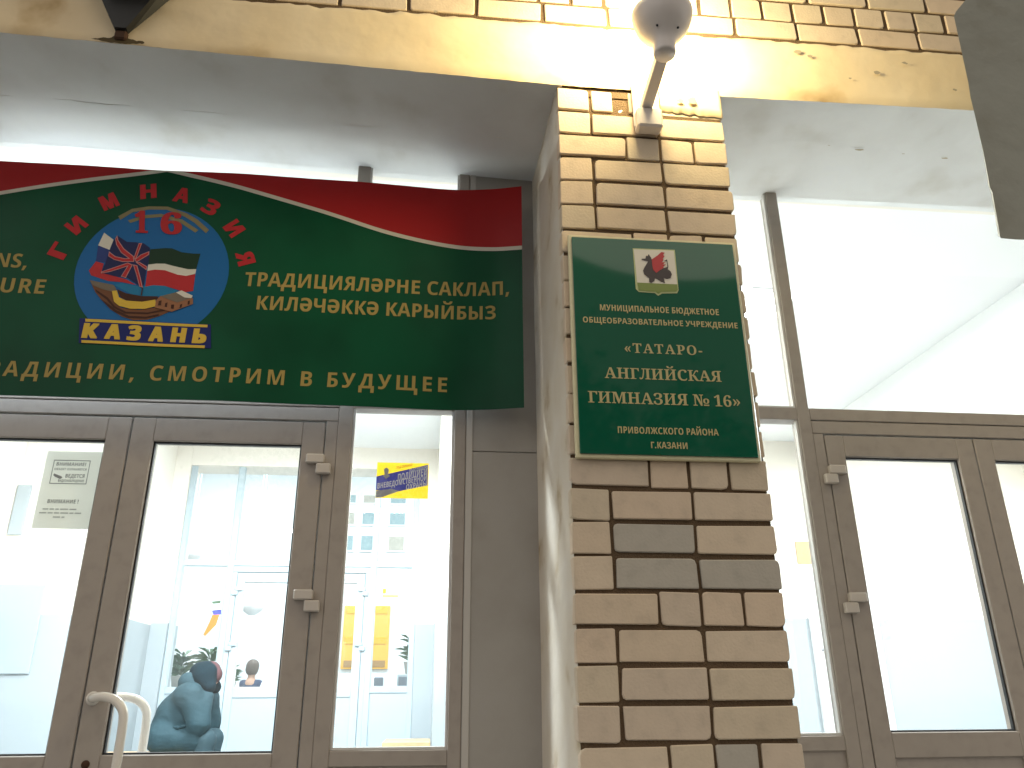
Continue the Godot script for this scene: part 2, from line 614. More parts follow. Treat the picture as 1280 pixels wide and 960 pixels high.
func make_pillar(x0: float, label: String, main: bool) -> Node3D:
	var t := thing("brick_pillar", Vector3(x0 + 0.32, 0.72, -0.3), label, "pillar", "brick pillars of the entrance")
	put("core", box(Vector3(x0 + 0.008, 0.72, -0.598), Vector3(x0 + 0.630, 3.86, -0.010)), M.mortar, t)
	for k in range(0, 29):
		var y := JOINT0 - k * COURSE + 0.0078
		var h := 0.088
		if k == 0:
			if main:
				h = 0.098
				lay_brick(t, x0 + 0.0, x0 + 0.12, y, h, 0.0, tone())
				lay_brick(t, x0 + 0.132, x0 + 0.212, y, h, 0.0, tone())
				lay_brick(t, x0 + 0.272, x0 + 0.392, y, h, 0.0, tone())
				lay_brick(t, x0 + 0.402, x0 + 0.64, y, h, -0.006, tone())
				continue
		if k % 4 == 2:
			var x := x0
			for i in 4:
				var w := 0.25 if i == 0 else 0.12
				var m := tone()
				if main and k == 22 and i == 2:
					m = M.brick_grey
				lay_brick(t, x, x + w, y, h, 0.0, m)
				x += w + 0.0095
		else:
			var x := x0
			for i in 3:
				var w := 0.12 if i == 0 else 0.25
				var m := tone()
				if main and (k == 16 and i == 1 or k == 17 and i >= 1):
					m = M.brick_grey
				lay_brick(t, x, x + w, y, h, 0.0, m)
				x += w + 0.01
	put("bed_joint", box(Vector3(x0 + 0.002, 3.742, -0.02), Vector3(x0 + 0.638, 3.80, -0.005)), M.mortar, t)
	# plastered sides
	var nz := FastNoiseLite.new()
	nz.seed = int(x0 * 10.0) + 77
	nz.frequency = 2.2
	for side in [-1.0, 1.0]:
		var sx := x0 - 0.004 if side < 0.0 else x0 + 0.644
		put("plaster_reveal", sheet(10, 60, func(u, v):
			var y: float = 0.72 + 3.14 * v
			var z: float = lerpf(-0.012 + 0.004 * nz.get_noise_2d(y * 9.0, 3.0), -0.62, u)
			var swell: float = 0.016 * u * u
			return Vector3(sx + side * (swell + 0.0022 * nz.get_noise_2d(y, z * 2.0) + (0.0 if u > 0.0 else -0.010)), y, z)), M.reveal, t)
	return t

# ---------------------------------------------------------------- joinery
# a leaf between x0 (hinge side given by side) and x1, seen from outside
func make_leaf(x0: float, x1: float, top: float, glass_lo: float, floor_y: float, hinge_left: bool, z: float, m: Material, label: String, group: String, stile := 0.086) -> Node3D:
	var t := thing("glazed_door", Vector3((x0 + x1) * 0.5, floor_y, z - 0.03), label, "door", group)
	var a := x0 + 0.003
	var b := x1 - 0.003
	var zb := z - 0.062
	var gt := top - 0.092
	for e in [[a, a + stile - 0.003], [b - stile + 0.003, b]]:
		part("stile", Vector3(e[0], floor_y + 0.012, zb), Vector3(e[1], top - 0.003, z), m, t, 0.003)
	var ia := a + stile - 0.003
	var ib := b - stile + 0.003
	part("rail", Vector3(ia, gt, zb), Vector3(ib, top - 0.003, z), m, t, 0.003)
	part("rail", Vector3(ia, glass_lo - 0.085, zb), Vector3(ib, glass_lo, z), m, t, 0.003)
	part("rail", Vector3(ia, floor_y + 0.012, zb), Vector3(ib, floor_y + 0.11, z), m, t, 0.003)
	part("panel", Vector3(ia - 0.012, floor_y + 0.095, z - 0.045), Vector3(ib + 0.012, glass_lo - 0.070, z - 0.012), m, t, 0.004)
	var pane := part("pane", Vector3(ia, glass_lo, z - 0.034), Vector3(ib, gt, z - 0.033), M.glass, t, 0.0)
	pane.mesh = pane_mesh(ia, ib, glass_lo, gt, z - 0.033)
	var gk := tool()
	for e in [[ia, ia + 0.006, glass_lo, gt], [ib - 0.006, ib, glass_lo, gt]]:
		add_box(gk, Vector3(e[0], e[2], z - 0.030), Vector3(e[1], e[3], z - 0.014), 0.001)
	for e in [[glass_lo, glass_lo + 0.006], [gt - 0.006, gt]]:
		add_box(gk, Vector3(ia + 0.006, e[0], z - 0.030), Vector3(ib - 0.006, e[1], z - 0.014), 0.001)
	put("gasket", done(gk), M.gasket if m == M.joinery else M.bead, t)
	for y in [top - 0.175, top - 0.675, floor_y + 0.25]:
		var hx := x0 if hinge_left else x1
		var d := 1.0 if hinge_left else -1.0
		var lo := minf(hx - d * 0.006, hx + d * 0.062)
		var hi := maxf(hx - d * 0.006, hx + d * 0.062)
		part("hinge", Vector3(lo, y + 0.005, z - 0.004), Vector3(hi, y + 0.040, z + 0.024), M.hinge if m == M.joinery else m, t, 0.004)
		lo = minf(hx - d * 0.032, hx + d * 0.022)
		hi = maxf(hx - d * 0.032, hx + d * 0.022)
		part("hinge", Vector3(lo, y - 0.036, z + 0.001), Vector3(hi, y + 0.003, z + 0.026), M.hinge if m == M.joinery else m, t, 0.004)
	return t

func pane_mesh(x0: float, x1: float, y0: float, y1: float, z: float) -> ArrayMesh:
	var st := tool()
	face(st, [Vector3(x0, y0, z), Vector3(x1, y0, z), Vector3(x1, y1, z), Vector3(x0, y1, z)], Vector3(x0, y0, z - 1))
	return done(st)

func make_frame(posts: Array, bays: Array, door: Array, top: float, leaf_top: float, glass_lo: float, floor_y: float, z: float, m: Material, label: String) -> Node3D:
	var t := thing("entrance_frame", Vector3((door[0] + door[1]) * 0.5, floor_y, z - 0.03), label, "door frame")
	var zb := z - 0.066
	for p in posts:
		part("post", Vector3(p[0], floor_y, zb), Vector3(p[1], top, z + 0.002), m, t, 0.0025)
	# jambs and head round the leaves
	var j := 0.046
	part("jamb", Vector3(door[0] - j, floor_y, zb), Vector3(door[0] - 0.001, leaf_top + 0.003, z - 0.001), m, t, 0.0025)
	part("jamb", Vector3(door[1] + 0.001, floor_y, zb), Vector3(door[1] + j, leaf_top + 0.003, z - 0.001), m, t, 0.0025)
	part("head", Vector3(door[0] - j, leaf_top + 0.0045, zb), Vector3(door[1] + j, leaf_top + 0.058, z - 0.001), m, t, 0.0025)
	part("transom", Vector3(door[0] - j, leaf_top + 0.062, zb), Vector3(door[1] + j, leaf_top + 0.113, z), m, t, 0.0025)
	put("pane", pane_mesh(door[0] - j, door[1] + j, leaf_top + 0.113, top, z - 0.033), M.glass, t)
	for b in bays:
		var x0: float = b[0]
		var x1: float = b[1]
		part("transom", Vector3(x0, leaf_top + 0.060, zb), Vector3(x1, leaf_top + 0.113, z), m, t, 0.0025)
		part("rail", Vector3(x0, glass_lo - 0.05, zb), Vector3(x1, glass_lo, z), m, t, 0.0025)
		part("panel", Vector3(x0 - 0.012, floor_y + 0.001, z - 0.045), Vector3(x1 + 0.012, glass_lo - 0.035, z - 0.012), m, t, 0.003)
		put("pane", pane_mesh(x0, x1, glass_lo, leaf_top + 0.060, z - 0.033), M.glass, t)
		put("pane", pane_mesh(x0, x1, leaf_top + 0.113, top, z - 0.033), M.glass, t)
		var gk := tool()
		for e in [[glass_lo, leaf_top + 0.060], [leaf_top + 0.113, top]]:
			for x in [[x0, x0 + 0.009], [x1 - 0.009, x1]]:
				add_box(gk, Vector3(x[0], e[0], z - 0.030), Vector3(x[1], e[1], z - 0.008), 0.001)
			add_box(gk, Vector3(x0 + 0.009, e[0], z - 0.030), Vector3(x1 - 0.009, e[0] + 0.009, z - 0.008), 0.001)
		put("glazing_bead", done(gk), M.bead if m == M.joinery else m, t)
	return t

func bent_handle(parent: Node3D, x: float, y: float, z: float, out: float, m: Material) -> void:
	var path := smooth_path([Vector3(x, y, z), Vector3(x + 0.012, y + 0.002, z + out * 0.035), Vector3(x + 0.055, y + 0.005, z + out * 0.068), Vector3(x + 0.098, y - 0.006, z + out * 0.080), Vector3(x + 0.128, y - 0.036, z + out * 0.085), Vector3(x + 0.136, y - 0.080, z + out * 0.085), Vector3(x + 0.136, y - 0.20, z + out * 0.085), Vector3(x + 0.136, y - 0.45, z + out * 0.085), Vector3(x + 0.134, y - 0.54, z + out * 0.085), Vector3(x + 0.10, y - 0.585, z + out * 0.08), Vector3(x + 0.04, y - 0.60, z + out * 0.055), Vector3(x, y - 0.60, z)], 6)
	var h := put("handle", tube(path, 0.0145, 18), m, parent)
	for yy in [y, y - 0.60]:
		put("rosette", tube([Vector3(x, yy, z - out * 0.002), Vector3(x, yy, z + out * 0.006)], 0.022, 18), m, h)

# ---------------------------------------------------------------- scene
func _ready() -> void:
	rng.seed = 20240611
	# camera
	var cam := Camera3D.new()
	cam.position = Vector3(-0.427, 1.6, 2.3825)
	cam.rotation = Vector3(0.37772, -0.103685, -0.0060984)
	cam.fov = rad_to_deg(2.0 * atan(0.48))
	cam.near = 0.05
	cam.far = 400.0
	add_child(cam)
	cam.current = true
	# dusk sky, overcast
	var env := Environment.new()
	env.background_mode = Environment.BG_SKY
	var sky := Sky.new()
	var sm := ProceduralSkyMaterial.new()
	sm.sky_top_color = Color(0.755, 0.745, 0.73)
	sm.sky_horizon_color = Color(0.79, 0.765, 0.735)
	sm.sky_curve = 0.2
	sm.ground_bottom_color = Color(0.30, 0.28, 0.26)
	sm.ground_horizon_color = Color(0.45, 0.42, 0.39)
	sm.sun_angle_max = 1.0
	sky.sky_material = sm
	env.sky = sky
	env.background_energy_multiplier = 1.85
	env.tonemap_mode = Environment.TONE_MAPPER_LINEAR
	env.tonemap_exposure = 1.0
	env.sdfgi_enabled = true
	env.ssao_enabled = true
	env.ssil_enabled = true
	var we := WorldEnvironment.new()
	we.environment = env
	add_child(we)
	var sun := DirectionalLight3D.new()
	sun.rotation_degrees = Vector3(-48, 24, 0)
	sun.light_color = Color(1.0, 0.95, 0.88)
	sun.light_energy = 0.15
	sun.light_angular_distance = 40.0
	sun.shadow_enabled = true
	add_child(sun)
	make_materials()
	build_ground()
	build_facade()
	build_rooms()
	build_entrances()
	build_signs()
	build_fittings()
	build_indoors()

func build_ground() -> void:
	structure("ground", box(Vector3(-60, -0.3, -0.4), Vector3(60, -0.001, 80)), M.asphalt)
	yard_tree(Vector3(4.5, 0, 17), 11.0, 5, "tall leafy tree across the yard, facing the plaque pillar")
	yard_tree(Vector3(-3.0, 0, 20), 12.5, 6, "tallest leafy tree across the yard, facing the banner doors")
	yard_tree(Vector3(10.0, 0, 19), 10.0, 7, "shorter leafy tree across the yard, beyond the other two")
	structure("entrance_landing", box(Vector3(-6, 0.0, -0.62), Vector3(6, 0.715, 1.3), 0.01), M.paving)
	for i in 3:
		structure("step", box(Vector3(-6, 0.0, 1.302 + i * 0.32), Vector3(6, 0.54 - i * 0.18, 1.62 + i * 0.32), 0.01), M.paving)

func yard_tree(at: Vector3, high: float, seed_: int, label: String) -> void:
	var t := thing("yard_tree", at, label, "tree", "trees across the yard")
	var r := RandomNumberGenerator.new()
	r.seed = seed_
	var wood := [[at, 0.22, at + Vector3(0.1, high * 0.45, 0), 0.15], [at + Vector3(0.1, high * 0.45, 0), 0.15, at + Vector3(-0.1, high * 0.85, 0.1), 0.05]]
	var tips := []
	for i in 9:
		var a := r.randf() * TAU
		var y := high * r.randf_range(0.3, 0.75)
		var from := at + Vector3(0.05, y, 0)
		var to := from + Vector3(cos(a), r.randf_range(0.4, 0.9), sin(a)) * high * r.randf_range(0.16, 0.26)
		wood.append([from, 0.07, to, 0.025])
		tips.append(to)
		tips.append(from.lerp(to, 0.6))
	var trunk := SurfaceTool.new()
	trunk.begin(Mesh.PRIMITIVE_TRIANGLES)
	for w in wood:
		var steps := []
		for k in 5:
			steps.append((w[0] as Vector3).lerp(w[2], k / 4.0))
		trunk.append_from(tube(steps, lerpf(w[1], w[3], 0.5), 8), 0, Transform3D())
	put("trunk", trunk.commit(), M.bark, t)
	var st := tool()
	for k in 5200:
		var c: Vector3 = tips[r.randi() % tips.size()]
		var p := c + Vector3(r.randfn(), r.randfn() * 0.8, r.randfn()) * high * 0.055
		var u := Vector3(r.randfn(), r.randfn(), r.randfn()).normalized() * r.randf_range(0.06, 0.13)
		var v := u.cross(Vector3(r.randfn(), r.randfn(), r.randfn())).normalized() * 0.06
		for q in [p - u, p + v, p + u, p - u, p + u, p - v]:
			st.add_vertex(q)
	put("crown", done(st), M.tree_leaf, t)

func beam_y(x: float) -> float:
	var px := [-4.5, -2.02, -0.89, -0.02, 0.67, 1.68, 4.5]
	var py := [3.86, 3.842, 3.806, 3.778, 3.778, 3.794, 3.80]
	for i in 6:
		if x <= px[i + 1]:
			return lerpf(py[i], py[i + 1], clampf((x - px[i]) / (px[i + 1] - px[i]), 0.0, 1.0))
	return 3.80

func build_facade() -> void:
	make_pillar(0.0, "cream brick pillar between the two doorways, carrying the green plaque", true)
	make_pillar(-3.75, "cream brick pillar at the banner doorway's other side, without a plaque", false)
	make_pillar(3.0, "cream brick pillar beyond the doorway that has no banner", false)
	# plastered lintel beam
	var t := thing("lintel_beam", Vector3(0, 3.80, -0.3), "cream plastered lintel beam over both doorways below the brickwork", "beam")
	var nz := FastNoiseLite.new()
	nz.seed = 5
	nz.frequency = 1.6
	put("fascia", sheet(320, 14, func(u, v):
		var x: float = lerpf(-3.76, 3.66, u)
		var y0: float = beam_y(x) + 0.0025 * nz.get_noise_2d(x * 14.0, 1.0)
		var y1: float = 4.094 + 0.012 * nz.get_noise_2d(x * 9.0, 50.0) + 0.008 * nz.get_noise_2d(x * 2.0, 90.0)
		var z: float = 0.011 + 0.0025 * nz.get_noise_2d(x * 1.5, v * 1.2)
		if v <= 0.0: z -= 0.006
		if v >= 1.0: z = -0.012
		elif v > 0.93: z -= 0.003
		return Vector3(x, lerpf(y0, y1, v), z)), M.fascia, t)
	for r in [[-3.14, 0.02, "soffit", M.soffit, -0.33, -0.33], [0.62, 3.02, "soffit", M.soffit, -0.205, -0.34]]:
		var a: float = r[0]
		var b: float = r[1]
		var za: float = r[4]
		var zb: float = r[5]
		var lip: float = 0.0024 if a < 0.0 else 0.0
		put("soffit", sheet(90, 8, func(u, v):
			var x: float = lerpf(a, b, u)
			var zc: float = lerpf(za, zb, u) + 0.012 * nz.get_noise_2d(x * 3.0, 20.0) + 0.004 * nz.get_noise_2d(x * 16.0, 24.0)
			return Vector3(x, beam_y(x) + 0.0025 * nz.get_noise_2d(x * 14.0, 1.0) + 0.003 * nz.get_noise_2d(x * 1.4, v * 2.0) + (lip * clampf(0.3 + 1.6 * nz.get_noise_2d(x * 2.2, 70.0) - 0.35 * u, 0.0, 1.0) if v >= 1.0 else 0.0), lerpf(0.006, zc, v))), r[3], t)
		put("soffit", sheet(90, 8, func(u, v):
			var x: float = lerpf(a, b, u)
			var zc: float = lerpf(za, zb, u) + 0.012 * nz.get_noise_2d(x * 3.0, 20.0) + 0.004 * nz.get_noise_2d(x * 16.0, 24.0)
			return Vector3(x, beam_y(x) + 0.0025 * nz.get_noise_2d(x * 14.0, 1.0) * (1.0 - v) + 0.003 * nz.get_noise_2d(x * 1.4, 2.0 + v * 2.0), lerpf(zc, -0.665, v))), r[3], t)
	# plaster smeared over the top course of the pillar beside the lamp
	put("plaster_smear", sheet(26, 8, func(u, v):
		var x: float = lerpf(0.395, 0.643, u)
		var y0: float = lerpf(3.692, 3.678, u) + 0.010 * nz.get_noise_2d(x * 22.0, 4.0)
		return Vector3(x, lerpf(y0, 3.80, v), 0.009 - (0.012 if v <= 0.0 or u >= 1.0 else 0.0) + 0.003 * nz.get_noise_2d(x * 8.0, v * 3.0))), M.fascia, t)
	# brown weather streaks and pits on the beam: real dirt marks
	rng.seed = 77
	for b in [[1.03, 4.0, 0.010], [1.30, 3.94, 0.012], [1.43, 4.0, 0.011], [1.18, 3.90, 0.006], [0.98, 4.02, 0.014], [1.62, 3.88, 0.008], [-0.47, 4.085, 0.008], [0.52, 3.735, 0.02], [0.47, 3.73, 0.013]]:
		var poly := PackedVector2Array()
		for i in 9:
			var a := TAU * i / 9.0
			poly.append(Vector2(b[0], b[1]) + Vector2(cos(a) * rng.randf_range(0.7, 1.5), sin(a) * rng.randf_range(0.4, 1.0)) * b[2])
		put("chip", print_shape(poly, 0.0195, flat), M.stain, t)
	for b in [[1.347, -0.258, 0.017], [1.75, -0.285, 0.014], [1.20, -0.24, 0.005], [1.55, -0.27, 0.006]]:
		var sp := tool()
		var ring := []
		for i in 9:
			var a := TAU * i / 9.0
			var x: float = b[0] + cos(a) * b[2] * rng.randf_range(0.7, 1.5)
			ring.append(Vector3(x, beam_y(x) - 0.0075, b[1] + sin(a) * b[2] * rng.randf_range(0.2, 0.5)))
		face(sp, ring, Vector3(b[0], 4.2, b[1]))
		put("stain", done(sp), M.soffit_stain, t)
	# hole in the brickwork beside the lamp box gets a crumb of white foam
	# brickwork above the beam
	var w := thing("brick_wall", Vector3(0, 4.1, -0.06), "cream brick wall above the plastered lintel beam", "wall")
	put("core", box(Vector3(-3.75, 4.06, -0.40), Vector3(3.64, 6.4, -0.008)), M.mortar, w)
	rng.seed = 99
	var rest := tool()
	for c in 21:
		var y := 4.104 + c * COURSE
		var x := -3.73 if c % 2 == 0 else -3.73 + 0.066
		if c % 4 == 2:
			x += 0.07
		while x < 3.6:
			var wide := 0.25 if c % 2 == 0 else 0.12
			if c < 6 and x > -1.35 and x < 2.35:
				lay_brick(w, x, x + wide, y, 0.088, 0.0, tone())
			else:
				add_box(rest, Vector3(x, y, -0.1), Vector3(x + wide, y + 0.088, rng.randf_range(-0.003, 0.002)), 0.003)
			x += wide + 0.0135
	var far := put("bricks_beyond", done(rest), M.brick1, w)
	far.set_meta("kind", "stuff")
	# masonry behind the beam and the end walls of the building
	structure("wall_header", box(Vector3(-6.5, 3.875, -0.80), Vector3(6.5, 6.4, -0.402)), M.wall_cream)
	structure("wall_end_west", box(Vector3(-6.5, 0.0, -0.80), Vector3(-3.77, 6.4, -0.05)), M.reveal)
	structure("wall_end_east", box(Vector3(3.66, 0.0, -0.80), Vector3(6.5, 6.4, -0.05)), M.reveal)

func room_wall(called: String, lo: Vector3, hi: Vector3, dado: float) -> void:
	var w := structure(called, box(Vector3(lo.x, dado, lo.z), hi), M.wall_cream)
	put("dado", box(lo, Vector3(hi.x, dado, hi.z)), M.wall_dado, w)

func build_rooms() -> void:
	var fy := 0.72
	structure("floor", box(Vector3(-6.5, 0.4, -10.4), Vector3(6.5, fy, -0.63)), M.floor)
	structure("ceiling", box(Vector3(-6.5, 4.02, -5.9), Vector3(6.5, 4.2, -0.66)), M.ceiling)
	structure("ceiling_lobby", box(Vector3(-6.5, 5.2, -10.4), Vector3(6.5, 5.4, -5.7)), M.ceiling)
	# banner side vestibule
	room_wall("wall_vestibule_west", Vector3(-4.1, fy, -4.6), Vector3(-3.9, 4.02, -0.8), 2.27)
	room_wall("wall_niche_west", Vector3(-4.1, fy, -5.9), Vector3(-2.95, 4.02, -4.602), 2.27)
	room_wall("wall_inner_west", Vector3(-2.95, fy, -5.9), Vector3(-2.802, 4.02, -5.56), 2.29)
	room_wall("wall_inner_east", Vector3(-0.538, fy, -5.9), Vector3(-0.36, 4.02, -5.56), 2.29)
	structure("wall_inner_head", box(Vector3(-2.802, 3.80, -5.9), Vector3(-0.538, 4.02, -5.57)), M.wall_cream)
	room_wall("wall_niche_east", Vector3(-0.36, fy, -5.9), Vector3(0.2, 4.02, -3.9), 2.27)
	room_wall("wall_between", Vector3(0.2, fy, -5.9), Vector3(0.44, 4.02, -0.66), 2.27)
	# the other vestibule
	room_wall("wall_back", Vector3(0.44, fy, -5.9), Vector3(5.6, 4.02, -5.0), 2.30)
	room_wall("wall_vestibule_east", Vector3(5.6, fy, -5.9), Vector3(5.8, 4.02, -0.8), 2.30)
	structure("ceiling_beam", box(Vector3(3.22, 3.78, -4.999), Vector3(3.45, 4.019, -0.82)), M.ceiling)
	# lobby
	structure("wall_over_vestibules", box(Vector3(-6.5, 4.2, -5.9), Vector3(6.5, 5.2, -5.7)), M.wall_cream)
	structure("wall_lobby", box(Vector3(-6.5, fy, -10.4), Vector3(6.5, 5.2, -10.2)), M.wall_pale)
	structure("wall_lobby_west", box(Vector3(-6.5, fy, -10.2), Vector3(-6.3, 5.2, -5.9)), M.wall_pale)
	structure("wall_lobby_east", box(Vector3(2.3, fy, -10.2), Vector3(2.5, 5.2, -5.9)), M.wall_pale)
	structure("wall_lobby_corner", box(Vector3(-6.3, fy, -5.9), Vector3(-4.1, 4.02, -5.7)), M.wall_cream)
	ceiling_lamp(Vector3(-2.5, 4.02, -1.7), 25.0, "white ceiling light near the banner side doors", 0.9, 0.3)
	ceiling_lamp(Vector3(-1.2, 4.02, -3.2), 23.0, "white ceiling light in the middle of the banner side vestibule", 0.9, 0.3)
	ceiling_lamp(Vector3(1.66, 4.02, -2.02), 26.0, "bright ceiling light seen through the upper window beside the green plaque", 0.30, 0.30)
	ceiling_lamp(Vector3(4.6, 4.02, -2.2), 26.0, "white ceiling light in the vestibule without a banner", 0.9, 0.3)
	ceiling_lamp(Vector3(-3.0, 5.2, -8.0), 17.0, "white ceiling light in the lobby over the seated worker", 1.2, 0.3)
	ceiling_lamp(Vector3(0.2, 5.2, -8.0), 17.0, "white ceiling light in the lobby over the yellow board", 1.2, 0.3)

func ceiling_lamp(at: Vector3, energy: float, label: String, wide: float, deep: float) -> void:
	var t := thing("ceiling_lamp", at, label, "ceiling light", "ceiling lights indoors")
	part("housing", at + Vector3(-wide * 0.5 + 0.03, -0.05, -deep * 0.5 + 0.03), at + Vector3(wide * 0.5 - 0.03, -0.002, deep * 0.5 - 0.03), M.shirt, t, 0.006)
	part("diffuser", at + Vector3(-wide * 0.5, -0.075, -deep * 0.5), at + Vector3(wide * 0.5, -0.051, deep * 0.5), M.tube_glow, t, 0.006)
	var l := AreaLight3D.new()
	l.name = "light"
	l.area_size = Vector2(wide, deep)
	l.light_energy = energy
	l.light_color = Color(0.92, 0.975, 1.0)
	l.area_range = 20.0
	l.shadow_enabled = true
	t.add_child(l)
	l.position = Vector3(0, -0.085, 0)
	l.rotation_degrees = Vector3(-90, 0, 0)

func build_entrances() -> void:
	var fy := 0.72
	var f := make_frame([[-0.792, -0.738], [-0.345, -0.300], [-2.400, -2.346], [-2.810, -2.765]], [[-0.738, -0.345], [-2.765, -2.400]], [-2.300, -0.838], 3.88, 2.608, 1.45, fy, FRONT_Z, M.joinery, "grey brown entrance frame behind the large banner, with sidelights and upper windows")
	# flat wall panel between frame and pillar
	part("wall_panel", Vector3(-0.300, fy, -0.655), Vector3(-0.004, 2.503, -0.604), M.panel, f, 0.002)
	part("wall_panel", Vector3(-0.300, 2.506, -0.655), Vector3(-0.004, 3.88, -0.604), M.panel, f, 0.002)
	part("trim_strip", Vector3(-0.298, fy, -0.6038), Vector3(-0.272, 3.88, -0.599), M.trim, f, 0.002)
	part("wall_panel", Vector3(-3.105, fy, -0.655), Vector3(-2.810, 3.88, -0.604), M.panel, f, 0.002)
	var a := make_leaf(-1.555, -0.838, 2.608, 1.445, fy, false, FRONT_Z, M.joinery, "glazed door leaf with bent handle, the seated person showing through its glass", "outer entrance doors")
	bent_handle(a, -1.522, 1.617, FRONT_Z, 1.0, M.handle)
	bent_handle(a, -1.522, 1.617, FRONT_Z - 0.062, -1.0, M.handle)
	put("keyhole", tube([Vector3(-1.51, 1.418, -0.601), Vector3(-1.51, 1.418, -0.596)], 0.013, 14), M.rust, a)
	make_leaf(-2.300, -1.555, 2.608, 1.445, fy, true, FRONT_Z, M.joinery, "glazed door leaf with the pale notice sheet on its glass", "outer entrance doors")
	make_frame([[1.069, 1.121], [0.644, 0.690], [2.515, 2.567], [2.950, 2.996]], [[0.690, 1.069], [2.567, 2.950]], [1.168, 2.468], 3.86, 2.612, 1.48, fy, FRONT_Z, M.joinery, "grey brown entrance frame of the doorway without a banner")
	make_leaf(1.168, 1.818, 2.612, 1.489, fy, true, FRONT_Z, M.joinery, "glazed door leaf hinged on the side of the pillar with green plaque", "outer entrance doors", 0.080)
	var d := make_leaf(1.818, 2.468, 2.612, 1.489, fy, false, FRONT_Z, M.joinery, "glazed door leaf of the doorway without a banner, hinged away from green plaque", "outer entrance doors", 0.080)
	bent_handle(d, 1.85, 1.617, FRONT_Z, 1.0, M.handle)
	# inner screen
	make_frame([[-2.80, -2.755], [-2.335, -2.282], [-0.985, -0.932], [-0.585, -0.54]], [[-2.755, -2.335], [-0.932, -0.585]], [-2.236, -1.031], 3.80, 2.76, 1.73, fy, -5.6, M.white_frame, "white inner glazed screen at the back of the banner side vestibule")
	make_leaf(-2.236, -1.634, 2.76, 1.73, fy, true, -5.6, M.white_frame, "white inner door leaf with the dark vested worker behind its glass", "inner screen doors", 0.075)
	make_leaf(-1.634, -1.031, 2.76, 1.73, fy, false, -5.6, M.white_frame, "white inner door leaf hinged towards the yellow board", "inner screen doors", 0.075)

# ---------------------------------------------------------------- banner and plaque
var bend_x := [-3.10, -2.6, -2.1, -1.6, -1.2, -0.8, -0.55, -0.35, -0.2, -0.08, 0.05]
var bend_z := [-0.495, -0.503, -0.498, -0.500, -0.497, -0.505, -0.515, -0.523, -0.506, -0.474, -0.44]
func banner_z(p: Vector2) -> float:
	for i in bend_x.size() - 1:
		if p.x <= bend_x[i + 1]:
			var u := clampf((p.x - bend_x[i]) / (bend_x[i + 1] - bend_x[i]), 0.0, 1.0)
			var z := cubic_interpolate(bend_z[i], bend_z[i + 1], bend_z[maxi(i - 1, 0)], bend_z[mini(i + 2, bend_z.size() - 1)], u)
			return z + 0.0035 * sin(p.x * 5.3 + p.y * 2.1) * sin(p.y * 4.0 + 0.7) + 0.002 * sin(p.x * 11.0 - p.y * 6.0)
	return bend_z[-1]

func stripe_y(x: float) -> float:
	var d := absf(x + 1.555)
	var px := [0.0, 0.30, 0.589, 0.90, 1.208, 1.48]
	var py := [3.657, 3.585, 3.508, 3.420, 3.368, 3.352]
	for i in 5:
		if d <= px[i + 1]:
			return cubic_interpolate(py[i], py[i + 1], py[i - 1] if i > 0 else 3.735, py[mini(i + 2, 5)], (d - px[i]) / (px[i + 1] - px[i]))
	return 3.352

